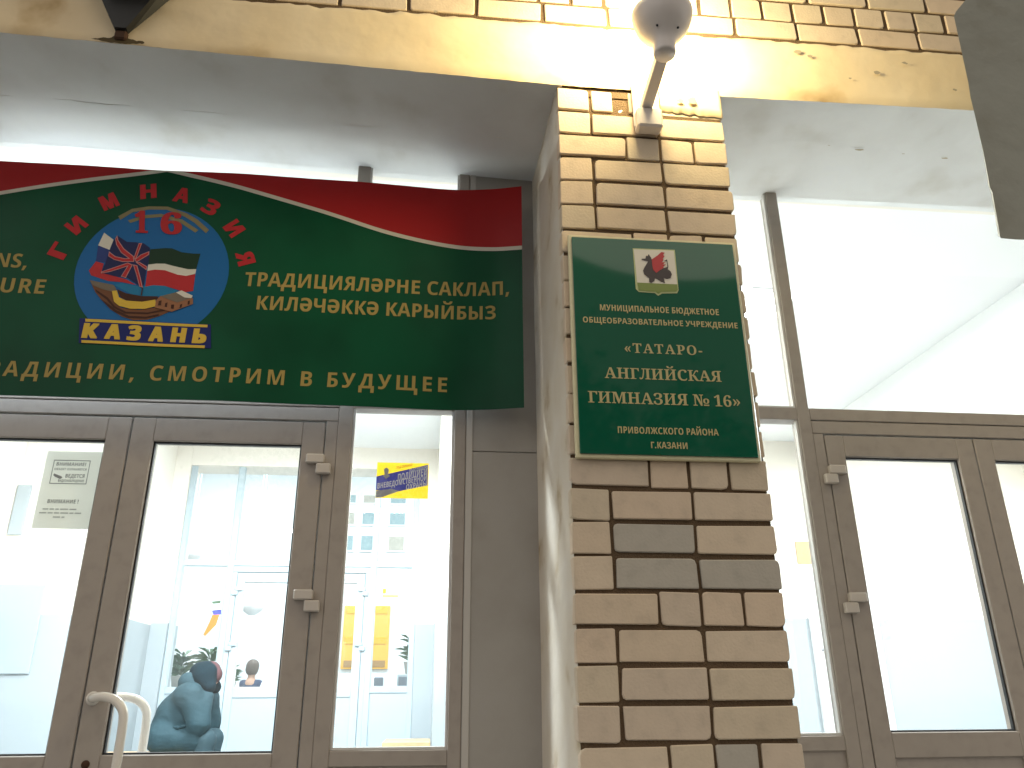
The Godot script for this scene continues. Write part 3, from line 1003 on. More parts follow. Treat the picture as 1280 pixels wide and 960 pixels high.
func build_signs() -> void:
	var zc := -0.499
	var t := thing("banner", Vector3(-1.555, 2.64, -0.499), "wide green and red school banner with ship emblem hung above the doors", "banner")
	var lo := -3.03
	var hi := -0.084
	var top := 3.652
	var bottom := 2.643
	put("cloth", sheet(140, 30, func(u, v):
		var p := Vector2(lerpf(lo, hi, u), lerpf(bottom, top, v))
		return Vector3(p.x, p.y, banner_z(p))), M.banner, t)
	put("backing", sheet(140, 30, func(u, v):
		var p := Vector2(lerpf(lo, hi, u), lerpf(bottom, top, v))
		return Vector3(p.x, p.y, banner_z(p) - 0.004)), M.poster_grey, t)
	put("red_field", sheet(140, 10, func(u, v):
		var x: float = lerpf(lo, hi, u)
		var p := Vector2(x, lerpf(minf(stripe_y(x), top - 0.001), top, v))
		return Vector3(p.x, p.y, banner_z(p) + 0.0010)), M.banner_red, t)
	put("white_stripe", sheet(140, 2, func(u, v):
		var x: float = lerpf(lo, hi, u)
		var p := Vector2(x, minf(stripe_y(x) - 0.011 + 0.018 * v, top - 0.001))
		return Vector3(p.x, p.y, banner_z(p) + 0.0020)), M.banner_white, t)
	var z1 := 0.0012
	put("lettering", print_line("ТРАДИЦИЯЛӘРНЕ САКЛАП,", "Droid Sans", Vector2(-1.188, 3.127), Vector2(-0.132, 3.140), 0.062, z1, banner_z), M.banner_gold, t)
	put("lettering", print_line("КИЛӘЧӘККӘ КАРЫЙБЫЗ", "Droid Sans", Vector2(-1.136, 3.026), Vector2(-0.188, 3.032), 0.060, z1, banner_z), M.banner_gold, t)
	put("lettering", print_line("ТРАДИЦИИ, СМОТРИМ В БУДУЩЕЕ", "Droid Sans", Vector2(-2.122, 2.717), Vector2(-0.374, 2.716), 0.060, z1, banner_z), M.banner_gold, t)
	put("lettering", print_line("TRADITIONS,", "Droid Sans", Vector2(-2.50, 3.160), Vector2(-2.003, 3.164), 0.061, z1, banner_z), M.banner_gold, t)
	put("lettering", print_line("FUTURE", "Droid Sans", Vector2(-2.255, 3.054), Vector2(-1.920, 3.058), 0.062, z1, banner_z), M.banner_gold, t)
	# emblem
	var e := PackedVector2Array()
	for i in 56:
		e.append(Vector2(-1.541, 3.172) + Vector2(cos(TAU * i / 56.0), sin(TAU * i / 56.0)) * Vector2(0.289, 0.298))
	var emblem := put("emblem", print_shape(e, 0.0012, banner_z), M.disc, t)
	var shapes := [
		["arc", M.arc, 1, [-1.714, 3.422, -1.667, 3.460, -1.604, 3.475, -1.529, 3.477, -1.450, 3.448, -1.404, 3.421, -1.352, 3.374, -1.362, 3.358, -1.414, 3.405, -1.455, 3.431, -1.531, 3.462, -1.601, 3.460, -1.661, 3.445, -1.703, 3.405]],
		["arc", M.arc, 1, [-1.674, 3.405, -1.613, 3.433, -1.549, 3.442, -1.462, 3.417, -1.393, 3.371, -1.404, 3.359, -1.468, 3.402, -1.546, 3.427, -1.611, 3.418, -1.663, 3.393]],
		["flag", M.flag_white, 1, [-1.754, 3.342, -1.713, 3.312, -1.720, 3.265, -1.766, 3.283]],
		["flag", M.flag_blue, 1, [-1.766, 3.283, -1.720, 3.265, -1.716, 3.206, -1.761, 3.210]],
		["flag", M.flag_red, 1, [-1.761, 3.210, -1.730, 3.202, -1.732, 3.161, -1.650, 3.140, -1.633, 3.135, -1.592, 3.112, -1.646, 3.122, -1.700, 3.125, -1.767, 3.147, -1.780, 3.168]],
		["flag", M.navy, 2, [-1.702, 3.332, -1.661, 3.305, -1.623, 3.304, -1.595, 3.301, -1.568, 3.281, -1.563, 3.233, -1.566, 3.182, -1.564, 3.119, -1.569, 3.097, -1.593, 3.118, -1.634, 3.144, -1.683, 3.148, -1.732, 3.161, -1.724, 3.206, -1.720, 3.257, -1.714, 3.302]],
		["flag", M.flag_green, 1, [-1.566, 3.275, -1.511, 3.283, -1.484, 3.283, -1.444, 3.267, -1.399, 3.263, -1.371, 3.264, -1.375, 3.224, -1.378, 3.192, -1.411, 3.192, -1.456, 3.201, -1.501, 3.212, -1.533, 3.211, -1.563, 3.205]],
		["flag", M.flag_white, 1, [-1.563, 3.205, -1.533, 3.211, -1.501, 3.212, -1.456, 3.201, -1.411, 3.192, -1.378, 3.195, -1.379, 3.173, -1.413, 3.162, -1.446, 3.166, -1.496, 3.183, -1.534, 3.184, -1.562, 3.177]],
		["flag", M.flag_red, 1, [-1.562, 3.177, -1.534, 3.184, -1.496, 3.183, -1.446, 3.166, -1.413, 3.162, -1.379, 3.172, -1.377, 3.097, -1.408, 3.090, -1.441, 3.101, -1.486, 3.114, -1.529, 3.115, -1.558, 3.107]],
		["water", M.water, 1, [-1.676, 3.108, -1.646, 3.118, -1.575, 3.106, -1.529, 3.115, -1.486, 3.114, -1.435, 3.095, -1.459, 3.075, -1.511, 3.066, -1.595, 3.065, -1.641, 3.091]],
		["hull", M.wood, 2, [-1.768, 3.125, -1.751, 3.119, -1.661, 3.084, -1.664, 3.040, -1.633, 3.011, -1.564, 3.005, -1.514, 3.017, -1.473, 3.025, -1.449, 3.005, -1.487, 2.982, -1.527, 2.965, -1.578, 2.960, -1.622, 2.973, -1.668, 3.001, -1.712, 3.044, -1.738, 3.074]],
		["hull", M.wood_dark, 3, [-1.740, 3.086, -1.687, 3.052, -1.655, 3.016, -1.610, 2.994, -1.531, 2.995, -1.471, 3.013, -1.470, 3.006, -1.530, 2.988, -1.614, 2.987, -1.659, 3.009, -1.691, 3.044, -1.736, 3.077]],
		["hull", M.wood_dark, 3, [-1.712, 3.044, -1.683, 3.027, -1.647, 2.999, -1.596, 2.977, -1.534, 2.977, -1.489, 2.991, -1.490, 2.983, -1.533, 2.969, -1.598, 2.969, -1.651, 2.991, -1.684, 3.018]],
		["bow", M.bow, 3, [-1.768, 3.125, -1.676, 3.108, -1.662, 3.090, -1.671, 3.077, -1.714, 3.087, -1.754, 3.104]],
		["deck", M.wood_dark, 4, [-1.660, 3.090, -1.623, 3.073, -1.563, 3.064, -1.505, 3.066, -1.498, 3.054, -1.559, 3.039, -1.618, 3.043, -1.640, 3.054]],
		["gunwale", M.yellow, 5, [-1.677, 3.080, -1.659, 3.084, -1.646, 3.054, -1.617, 3.041, -1.559, 3.039, -1.511, 3.051, -1.504, 3.023, -1.544, 3.009, -1.596, 3.007, -1.639, 3.017, -1.661, 3.034]],
		["stern", M.wood_light, 5, [-1.508, 3.048, -1.495, 3.067, -1.434, 3.085, -1.372, 3.063, -1.369, 3.039, -1.443, 3.002, -1.509, 3.017]],
		["stern", M.bow, 6, [-1.495, 3.066, -1.434, 3.088, -1.373, 3.067, -1.428, 3.042]],
		["stern", M.flag_white, 7, [-1.439, 3.085, -1.419, 3.095, -1.374, 3.074, -1.378, 3.063, -1.404, 3.065]],
		["port", M.wood_dark, 6, [-1.497, 3.045, -1.487, 3.049, -1.486, 3.027, -1.497, 3.027]],
		["port", M.wood_dark, 6, [-1.472, 3.037, -1.464, 3.041, -1.463, 3.020, -1.472, 3.022]],
		["port", M.wood_dark, 6, [-1.449, 3.032, -1.438, 3.033, -1.437, 3.014, -1.448, 3.015]],
		["port", M.wood_dark, 6, [-1.416, 3.034, -1.408, 3.037, -1.409, 3.022, -1.416, 3.018]],
		["port", M.wood_dark, 6, [-1.389, 3.050, -1.382, 3.054, -1.381, 3.037, -1.388, 3.034]],
		["mast", M.wood_dark, 6, [-1.568, 3.101, -1.564, 3.100, -1.563, 3.065, -1.568, 3.066]],
		["ribbon", M.ribbon, 2, [-1.774, 2.960, -1.290, 2.954, -1.276, 2.853, -1.758, 2.857]],
		["ribbon_line", M.yellow, 3, [-1.753, 2.958, -1.302, 2.952, -1.302, 2.941, -1.750, 2.946]],
		["ribbon_line", M.yellow, 3, [-1.750, 2.869, -1.300, 2.864, -1.300, 2.853, -1.748, 2.858]],
	]
	for q in shapes:
		put(q[0], print_shape(pts2(q[3]), 0.0012 + 0.0008 * q[2], banner_z), q[1], emblem)
	# the crossed bars of the middle flag, pale edged
	for bar in [[-1.702, 3.332, -1.694, 3.310, -1.666, 3.273, -1.620, 3.237, -1.625, 3.217, -1.674, 3.253, -1.699, 3.290, -1.707, 3.316], [-1.720, 3.257, -1.692, 3.236, -1.654, 3.228, -1.620, 3.233, -1.617, 3.214, -1.662, 3.212, -1.695, 3.220, -1.719, 3.235], [-1.601, 3.301, -1.611, 3.231, -1.623, 3.224, -1.614, 3.300], [-1.568, 3.265, -1.566, 3.249, -1.608, 3.212, -1.618, 3.224, -1.598, 3.248], [-1.733, 3.164, -1.640, 3.210, -1.622, 3.201, -1.696, 3.166, -1.732, 3.156], [-1.636, 3.204, -1.620, 3.202, -1.636, 3.141, -1.656, 3.146], [-1.620, 3.202, -1.603, 3.199, -1.581, 3.144, -1.566, 3.101, -1.580, 3.106, -1.599, 3.155], [-1.611, 3.212, -1.598, 3.215, -1.564, 3.195, -1.565, 3.179]]:
		var p := pts2(bar)
		var inner := Geometry2D.offset_polygon(p, -0.003)
		put("flag", print_shape(p, 0.0036, banner_z), M.flag_pink, emblem)
		for i in inner:
			if i.size() > 2:
				put("flag", print_shape(i, 0.0044, banner_z), M.flag_red, emblem)
	var kl := [[-1.724, 2.9085], [-1.642, 2.9075], [-1.5655, 2.9065], [-1.484, 2.905], [-1.403, 2.9045], [-1.3245, 2.903]]
	var kw := [0.062, 0.062, 0.053, 0.058, 0.058, 0.055]
	for i in 6:
		put("letter", print_letter("КАЗАНЬ"[i], "Droid Sans", Vector2(kl[i][0], kl[i][1]), 0.058, kw[i] * 0.80, -0.01, 0.0044, banner_z, 0.0, 0.004), M.yellow, emblem)
	put("numeral", print_letter("1", "Droid Serif", Vector2(-1.620, 3.400), 0.100, 0.046, 0.0, 0.0036, banner_z, -0.14, 0.003), M.red_letter, emblem)
	put("numeral", print_letter("6", "Droid Serif", Vector2(-1.503, 3.398), 0.098, 0.078, 0.0, 0.0036, banner_z, -0.14, 0.003), M.red_letter, emblem)
	var arch := [[-1.904, 3.249], [-1.863, 3.368], [-1.761, 3.488], [-1.617, 3.547], [-1.48, 3.534], [-1.358, 3.482], [-1.255, 3.387], [-1.196, 3.254]]
	for i in 8:
		var c := Vector2(arch[i][0], arch[i][1])
		var d := c - Vector2(-1.545, 3.17)
		put("letter", print_letter("ГИМНАЗИЯ"[i], "Droid Sans", c, 0.066, 0.058, (d.angle() - PI / 2.0) * 0.92, 0.0014, banner_z, 0.0, 0.003), M.red_letter, t)
	# green plaque
	var p := thing("plaque", Vector3(0.317, 2.303, 0.02), "glossy green plaque with gold letters and shield screwed on the pillar", "plaque")
	part("backing_board", Vector3(0.017, 2.303, 0.004), Vector3(0.616, 3.108, 0.022), M.plaque_edge, p, 0.003)
	part("face", Vector3(0.029, 2.315, 0.0225), Vector3(0.604, 3.096, 0.0290), M.plaque, p, 0.0015)
	var zp := 0.0300
	var shield := put("shield", print_shape(pts2([0.242, 3.060, 0.392, 3.062, 0.392, 2.903, 0.386, 2.891, 0.334, 2.888, 0.319, 2.878, 0.308, 2.888, 0.252, 2.890, 0.243, 2.901]), zp, flat), M.shield_edge, p)
	put("field", print_shape(pts2([0.245, 3.056, 0.388, 3.058, 0.389, 2.922, 0.249, 2.922]), zp + 0.0008, flat), M.shield, shield)
	put("mound", print_shape(pts2([0.249, 2.925, 0.389, 2.925, 0.389, 2.903, 0.383, 2.897, 0.330, 2.893, 0.320, 2.885, 0.310, 2.893, 0.252, 2.895]), zp + 0.0014, flat), M.shield_green, shield)
	put("beast", print_shape(pts2([0.270, 3.019, 0.284, 3.020, 0.287, 3.032, 0.292, 3.030, 0.297, 3.039, 0.301, 3.030, 0.304, 3.026, 0.306, 3.018, 0.336, 2.978, 0.346, 2.986, 0.360, 2.992, 0.359, 3.014, 0.348, 3.013, 0.360, 3.021, 0.363, 2.994, 0.360, 2.982, 0.369, 2.975, 0.373, 2.963, 0.367, 2.948, 0.354, 2.944, 0.343, 2.947, 0.346, 2.927, 0.333, 2.932, 0.320, 2.941, 0.312, 2.945, 0.309, 2.933, 0.297, 2.925, 0.291, 2.929, 0.292, 2.944, 0.276, 2.957, 0.272, 2.972, 0.278, 2.985, 0.287, 3.000, 0.293, 3.010, 0.271, 3.014]), zp + 0.0022, flat), M.dragon, shield)
	put("wing", print_shape(pts2([0.306, 3.018, 0.327, 3.034, 0.342, 3.049, 0.354, 3.047, 0.348, 3.038, 0.352, 3.032, 0.345, 3.023, 0.348, 3.018, 0.341, 3.008, 0.354, 3.009, 0.342, 2.999, 0.356, 3.001, 0.344, 2.991, 0.346, 2.986, 0.334, 2.978, 0.318, 2.965, 0.308, 2.977, 0.306, 2.994]), zp + 0.0030, flat), M.wing, shield)
	var rows := [["МУНИЦИПАЛЬНОЕ БЮДЖЕТНОЕ", "Droid Sans", 0.113, 0.527, 2.814, 0.0225], ["ОБЩЕОБРАЗОВАТЕЛЬНОЕ УЧРЕЖДЕНИЕ", "Droid Sans", 0.054, 0.588, 2.767, 0.021], ["«ТАТАРО-", "Droid Serif", 0.188, 0.455, 2.663, 0.034], ["АНГЛИЙСКАЯ", "Droid Serif", 0.119, 0.511, 2.570, 0.038], ["ГИМНАЗИЯ № 16»", "Droid Serif", 0.060, 0.566, 2.484, 0.039], ["ПРИВОЛЖСКОГО РАЙОНА", "Droid Sans", 0.150, 0.480, 2.384, 0.022], ["Г.КАЗАНИ", "Droid Sans", 0.254, 0.376, 2.337, 0.021]]
	for r in rows:
		put("lettering", print_line(r[0], r[1], Vector2(r[2], r[4]), Vector2(r[3], r[4]), r[5], zp, flat), M.plaque_gold, p)
	# notice taped inside the door glass
	var n := thing("notice_sheet", Vector3(-1.75, 2.187, -0.637), "pale printed notice with camera symbol taped to the door glass", "notice")
	var nz := -0.6365
	put("sheet", sheet(6, 8, func(u, v): return Vector3(lerpf(-1.852, -1.646, u), lerpf(2.187, 2.477, v), nz - 0.0022 + 0.0008 * sin(u * 5.0 + v * 4.0))), M.paper, n)
	var zn := nz + 0.0002
	for q in [[-1.822, 2.440, -1.692, 2.443], [-1.822, 2.352, -1.692, 2.355]]:
		put("rule", print_shape(PackedVector2Array([Vector2(q[0], q[1]), Vector2(q[2], q[1]), Vector2(q[2], q[3]), Vector2(q[0], q[3])]), zn, flat), M.ink, n)
	for q in [[-1.822, -1.8195], [-1.6945, -1.692]]:
		put("rule", print_shape(PackedVector2Array([Vector2(q[0], 2.355), Vector2(q[1], 2.355), Vector2(q[1], 2.440), Vector2(q[0], 2.440)]), zn, flat), M.ink, n)
	put("lettering", print_line("ВНИМАНИЕ!", "Droid Sans", Vector2(-1.812, 2.421), Vector2(-1.705, 2.421), 0.013, zn, flat), M.ink, n)
	put("lettering", print_line("ОБЪЕКТ ОХРАНЯЕТСЯ", "Droid Sans", Vector2(-1.815, 2.404), Vector2(-1.700, 2.404), 0.008, zn, flat), M.ink, n)
	put("symbol", print_shape(pts2([-1.812, 2.391, -1.785, 2.381, -1.780, 2.376, -1.787, 2.370, -1.806, 2.378, -1.814, 2.384]), zn, flat), M.ink, n)
	put("lettering", print_line("ВЕДЕТСЯ", "Droid Sans", Vector2(-1.772, 2.376), Vector2(-1.702, 2.376), 0.014, zn, flat), M.ink, n)
	put("lettering", print_line("ВИДЕОНАБЛЮДЕНИЕ", "Droid Sans", Vector2(-1.794, 2.360), Vector2(-1.702, 2.360), 0.009, zn, flat), M.ink, n)
	put("lettering", print_line("ВНИМАНИЕ !", "Droid Sans", Vector2(-1.816, 2.280), Vector2(-1.706, 2.280), 0.014, zn, flat), M.ink, n)
	for q in [[-1.826, -1.700, 2.256], [-1.835, -1.690, 2.242], [-1.785, -1.745, 2.227]]:
		var x: float = q[0]
		while x < q[1] - 0.006:
			var wd: float = minf(rng.randf_range(0.012, 0.03), q[1] - x)
			put("text_row", print_shape(PackedVector2Array([Vector2(x, q[2]), Vector2(x + wd, q[2]), Vector2(x + wd, q[2] + 0.0045), Vector2(x, q[2] + 0.0045)]), zn, flat), M.ink_pale, n)
			x += wd + 0.004
	# poster in the sidelight
	var o := thing("security_poster", Vector3(-0.54, 2.32, -0.637), "small yellow and blue security poster taped in the sidelight glass", "poster")
	var a := Vector2(-0.637, 2.321)
	var b := Vector2(-0.439, 2.461)
	var U := func(x: float, y: float) -> Vector2: return Vector2(lerpf(a.x, b.x, x), lerpf(a.y, b.y, y))
	put("yellow_field", print_shape(PackedVector2Array([U.call(0.0, 0.60), U.call(0.985, 0.96), U.call(0.985, 0.38), U.call(1.0, 0.38), U.call(1.0, 1.0), U.call(0.0, 1.0)]), zn, flat), M.poster_yellow, o)
	put("yellow_field", print_shape(PackedVector2Array([U.call(0.0, 0.0), U.call(1.0, 0.0), U.call(1.0, 0.38), U.call(0.985, 0.38), U.call(0.45, 0.20), U.call(0.0, 0.22)]), zn, flat), M.poster_yellow, o)
	put("blue_band", print_shape(PackedVector2Array([U.call(0.0, 0.22), U.call(0.45, 0.20), U.call(0.985, 0.38), U.call(0.985, 0.96), U.call(0.0, 0.60)]), zn, flat), M.poster_blue, o)
	put("grey_corner", print_shape(PackedVector2Array([U.call(0.005, 0.01), U.call(0.10, 0.01), U.call(0.45, 0.2), U.call(0.30, 0.26), U.call(0.005, 0.20)]), zn + 0.0004, flat), M.poster_grey, o)
	put("crest", print_shape(PackedVector2Array([U.call(0.12, 0.62), U.call(0.15, 0.66), U.call(0.13, 0.80), U.call(0.18, 0.86), U.call(0.23, 0.80), U.call(0.22, 0.66), U.call(0.26, 0.62), U.call(0.18, 0.53)]), zn + 0.0006, flat), M.poster_grey, o)
	for r in [["ОБЪЕКТ ОХРАНЯЕТСЯ", 0.62, 0.72, 0.975, 0.83, 0.10, M.poster_white], ["ПОЛИЦИЕЙ", 0.40, 0.485, 0.975, 0.675, 0.19, M.poster_white], ["ВНЕВЕДОМСТВЕННОЙ", 0.02, 0.25, 0.975, 0.52, 0.155, M.poster_white], ["ОХРАНЫ", 0.57, 0.235, 0.975, 0.365, 0.15, M.poster_white], ["ПОД ОХРАНОЙ", 0.37, 0.82, 0.68, 0.915, 0.07, M.poster_orange]]:
		put("lettering", print_line(r[0], "Droid Sans", U.call(r[1], r[2]), U.call(r[3], r[4]), r[5] * 0.14, zn + 0.0005, flat), r[6], o)

# ---------------------------------------------------------------- lamp, bracket, hanging board
func build_fittings() -> void:
	var t := thing("wall_lamp", Vector3(0.335, 3.58, 0.0), "lit wall lamp on a short arm at the pillar head", "wall lamp")
	part("back_plate", Vector3(0.284, 3.59, 0.012), Vector3(0.387, 3.80, 0.026), M.lamp_body, t, 0.004)
	part("mounting_box", Vector3(0.288, 3.568, 0.004), Vector3(0.384, 3.655, 0.062), M.lamp_body, t, 0.008)
	var arm := tool()
	add_box(arm, Vector3(-0.021, -0.019, 0.0), Vector3(0.021, 0.019, 0.265), 0.003)
	var am := done(arm)
	var ao := put("arm", am, M.lamp_body, t)
	ao.position = Vector3(0.328, 3.668, 0.025) - t.position
	ao.rotation = Vector3(-0.13, 0.0, 0.0)
	var cup := lathe([Vector2(0.0, -0.034), Vector2(0.036, -0.032), Vector2(0.039, -0.022), Vector2(0.038, 0.010), Vector2(0.044, 0.030), Vector2(0.060, 0.050), Vector2(0.080, 0.072), Vector2(0.095, 0.098), Vector2(0.104, 0.128), Vector2(0.107, 0.152), Vector2(0.103, 0.154), Vector2(0.086, 0.100), Vector2(0.05, 0.060), Vector2(0.0, 0.055)], 56)
	var co := put("cup", cup, M.lamp_body, t)
	co.position = Vector3(0.328, 3.705, 0.298) - t.position
	co.rotation = Vector3(0.0, 0.0, -0.02)
	for a in [0.9, 2.2]:
		var sc := put("screw", tube([Vector3(cos(a) * 0.058, 0.050, sin(a) * 0.058), Vector3(cos(a) * 0.063, 0.047, sin(a) * 0.063)], 0.004, 8), M.gasket, co)
		sc.position = Vector3.ZERO
	var globe := SphereMesh.new()
	globe.radius = 0.135
	globe.height = 0.27
	globe.radial_segments = 32
	globe.rings = 16
	var go := put("glass_globe", globe, M.globe_glow, t)
	go.position = Vector3(0.330, 3.965, 0.298) - t.position
	var l := OmniLight3D.new()
	l.name = "light"
	l.light_color = Color(1.0, 0.92, 0.70)
	l.light_energy = 2.15
	l.light_size = 0.13
	l.omni_range = 20.0
	l.omni_attenuation = 2.0
	l.shadow_enabled = true
	t.add_child(l)
	l.position = go.position
	# crumb of foam in the broken brick joint beside the lamp
	var cr := thing("foam_crumb", Vector3(0.243, 3.672, -0.02), "small crumb of white foam in the broken brick beside the lamp", "foam")
	put("lump", body_mesh([[Vector3(0.240, 3.683, -0.018), 0.010, Vector3(0.248, 3.690, -0.016), 0.007], [Vector3(0.252, 3.680, -0.02), 0.007, Vector3(0.256, 3.676, -0.02), 0.005]], 0.008, 0.003), M.shirt, cr)
	# black steel shoe with rust below it
	var b := thing("steel_bracket", Vector3(-1.60, 3.84, 0.05), "black steel wedge bracket with a rusty foot on the lintel beam", "bracket")
	var st := tool()
	var tip := [Vector3(-1.622, 3.870, 0.008), Vector3(-1.580, 3.870, 0.008), Vector3(-1.578, 3.872, 0.040), Vector3(-1.620, 3.872, 0.040)]
	var cap := [Vector3(-1.86, 4.34, 0.004), Vector3(-1.26, 4.34, 0.004), Vector3(-1.30, 4.34, 0.12), Vector3(-1.86, 4.34, 0.12)]
	var mid := Vector3(-1.57, 4.15, 0.05)
	for i in 4:
		face(st, [tip[i], tip[(i + 1) % 4], cap[(i + 1) % 4], cap[i]], mid)
	face(st, tip, mid)
	face(st, cap, mid)
	put("wedge", done(st), M.black_steel, b)
	part("flange", Vector3(-1.665, 3.985, 0.085), Vector3(-1.44, 4.02, 0.105), M.green_steel, b, 0.002)
	part("rusty_foot", Vector3(-1.621, 3.832, 0.004), Vector3(-1.578, 3.872, 0.030), M.rust, b, 0.006)
	var nz := FastNoiseLite.new()
	nz.seed = 41
	nz.frequency = 9.0
	var rust := PackedVector2Array()
	for i in 28:
		var x := lerpf(-1.70, -1.515, i / 27.0)
		rust.append(Vector2(x, 3.834 + (0.006 + 0.020 * exp(-pow((x + 1.60) / 0.03, 2.0))) * sin(PI * i / 27.0) + 0.008 * nz.get_noise_1d(x * 3.0)))
	for i in 28:
		var x := lerpf(-1.515, -1.70, i / 27.0)
		rust.append(Vector2(x, beam_y(x) - 0.009 * sin(PI * i / 27.0) - 0.001 + 0.005 * nz.get_noise_1d(x * 5.0 + 9.0)))
	put("rust_crust", print_shape(rust, 0.0185, flat), M.dirt, b)
	# blank board hung in front of the beam
	var h := thing("hanging_board", Vector3(1.6, 2.93, 0.39), "blank grey weathered board hung in front of the beam beside the doorway", "board")
	var prof := [[1.310, 2.936], [1.312, 2.931], [1.36, 2.929], [1.42, 2.931], [1.50, 2.930], [1.70, 2.934], [2.05, 2.936], [2.05, 4.30], [1.75, 4.30], [1.46, 3.965], [1.424, 3.93], [1.372, 3.868], [1.359, 3.845], [1.357, 3.80], [1.350, 3.66], [1.345, 3.55], [1.338, 3.48], [1.336, 3.40], [1.331, 3.26], [1.324, 3.16], [1.320, 3.12], [1.3245, 3.10], [1.3215, 3.07], [1.316, 3.0]]
	var poly := PackedVector2Array()
	for q in prof:
		poly.append(Vector2(q[0], q[1]))
	var bs := tool()
	var tri := Geometry2D.triangulate_polygon(poly)
	for s_ in [0.402, 0.384]:
		for i in tri:
			var q := poly[i]
			if s_ < 0.39:
				q = q + (Vector2(1.7, 3.6) - q).normalized() * 0.02
			bs.add_vertex(Vector3(q.x, q.y, s_))
	for i in poly.size():
		var j := (i + 1) % poly.size()
		var p0 := poly[i]
		var p1 := poly[j]
		var q0 := p0 + (Vector2(1.7, 3.6) - p0).normalized() * 0.02
		var q1 := p1 + (Vector2(1.7, 3.6) - p1).normalized() * 0.02
		face(bs, [Vector3(p0.x, p0.y, 0.402), Vector3(p1.x, p1.y, 0.402), Vector3(q1.x, q1.y, 0.384), Vector3(q0.x, q0.y, 0.384)], Vector3(1.7, 3.6, 0.392))
	put("panel", done(bs), M.board, h)
	for x in [1.90, 2.02]:
		part("rod", Vector3(x - 0.008, 4.16, -0.01), Vector3(x + 0.008, 4.176, 0.386), M.steel, h, 0.002)

# ---------------------------------------------------------------- indoors
func plant(at: Vector3, high: float, seed_: int, label: String, size := 1.0) -> void:
	var t := thing("potted_plant", at, label, "plant", "potted plants in the lobby")
	var pot := put("pot", lathe([Vector2(0, 0), Vector2(0.08, 0), Vector2(0.11, 0.16), Vector2(0.12, 0.17), Vector2(0.10, 0.165), Vector2(0, 0.15)], 20), M.pot, t)
	pot.position = Vector3.ZERO
	var r := RandomNumberGenerator.new()
	r.seed = seed_
	var st := tool()
	for i in 70:
		var a := r.randf() * TAU
		var base := Vector3(0, 0.15 + r.randf() * high * 0.6, 0)
		var out := Vector3(cos(a), r.randf_range(0.2, 1.0), sin(a)).normalized()
		var l := r.randf_range(0.12, 0.28)
		var side := out.cross(Vector3.UP).normalized() * r.randf_range(0.015, 0.035)
		var m := base + out * l * 0.6
		var e := base + out * l + Vector3(0, -0.05, 0)
		for q in [[base, m + side, e], [base, e, m - side]]:
			for v in q:
				st.add_vertex(v)
	var lv := put("foliage", done(st), M.leaf, t)
	lv.position = Vector3.ZERO
	lv.scale = Vector3.ONE * size
	pot.scale = Vector3.ONE * size

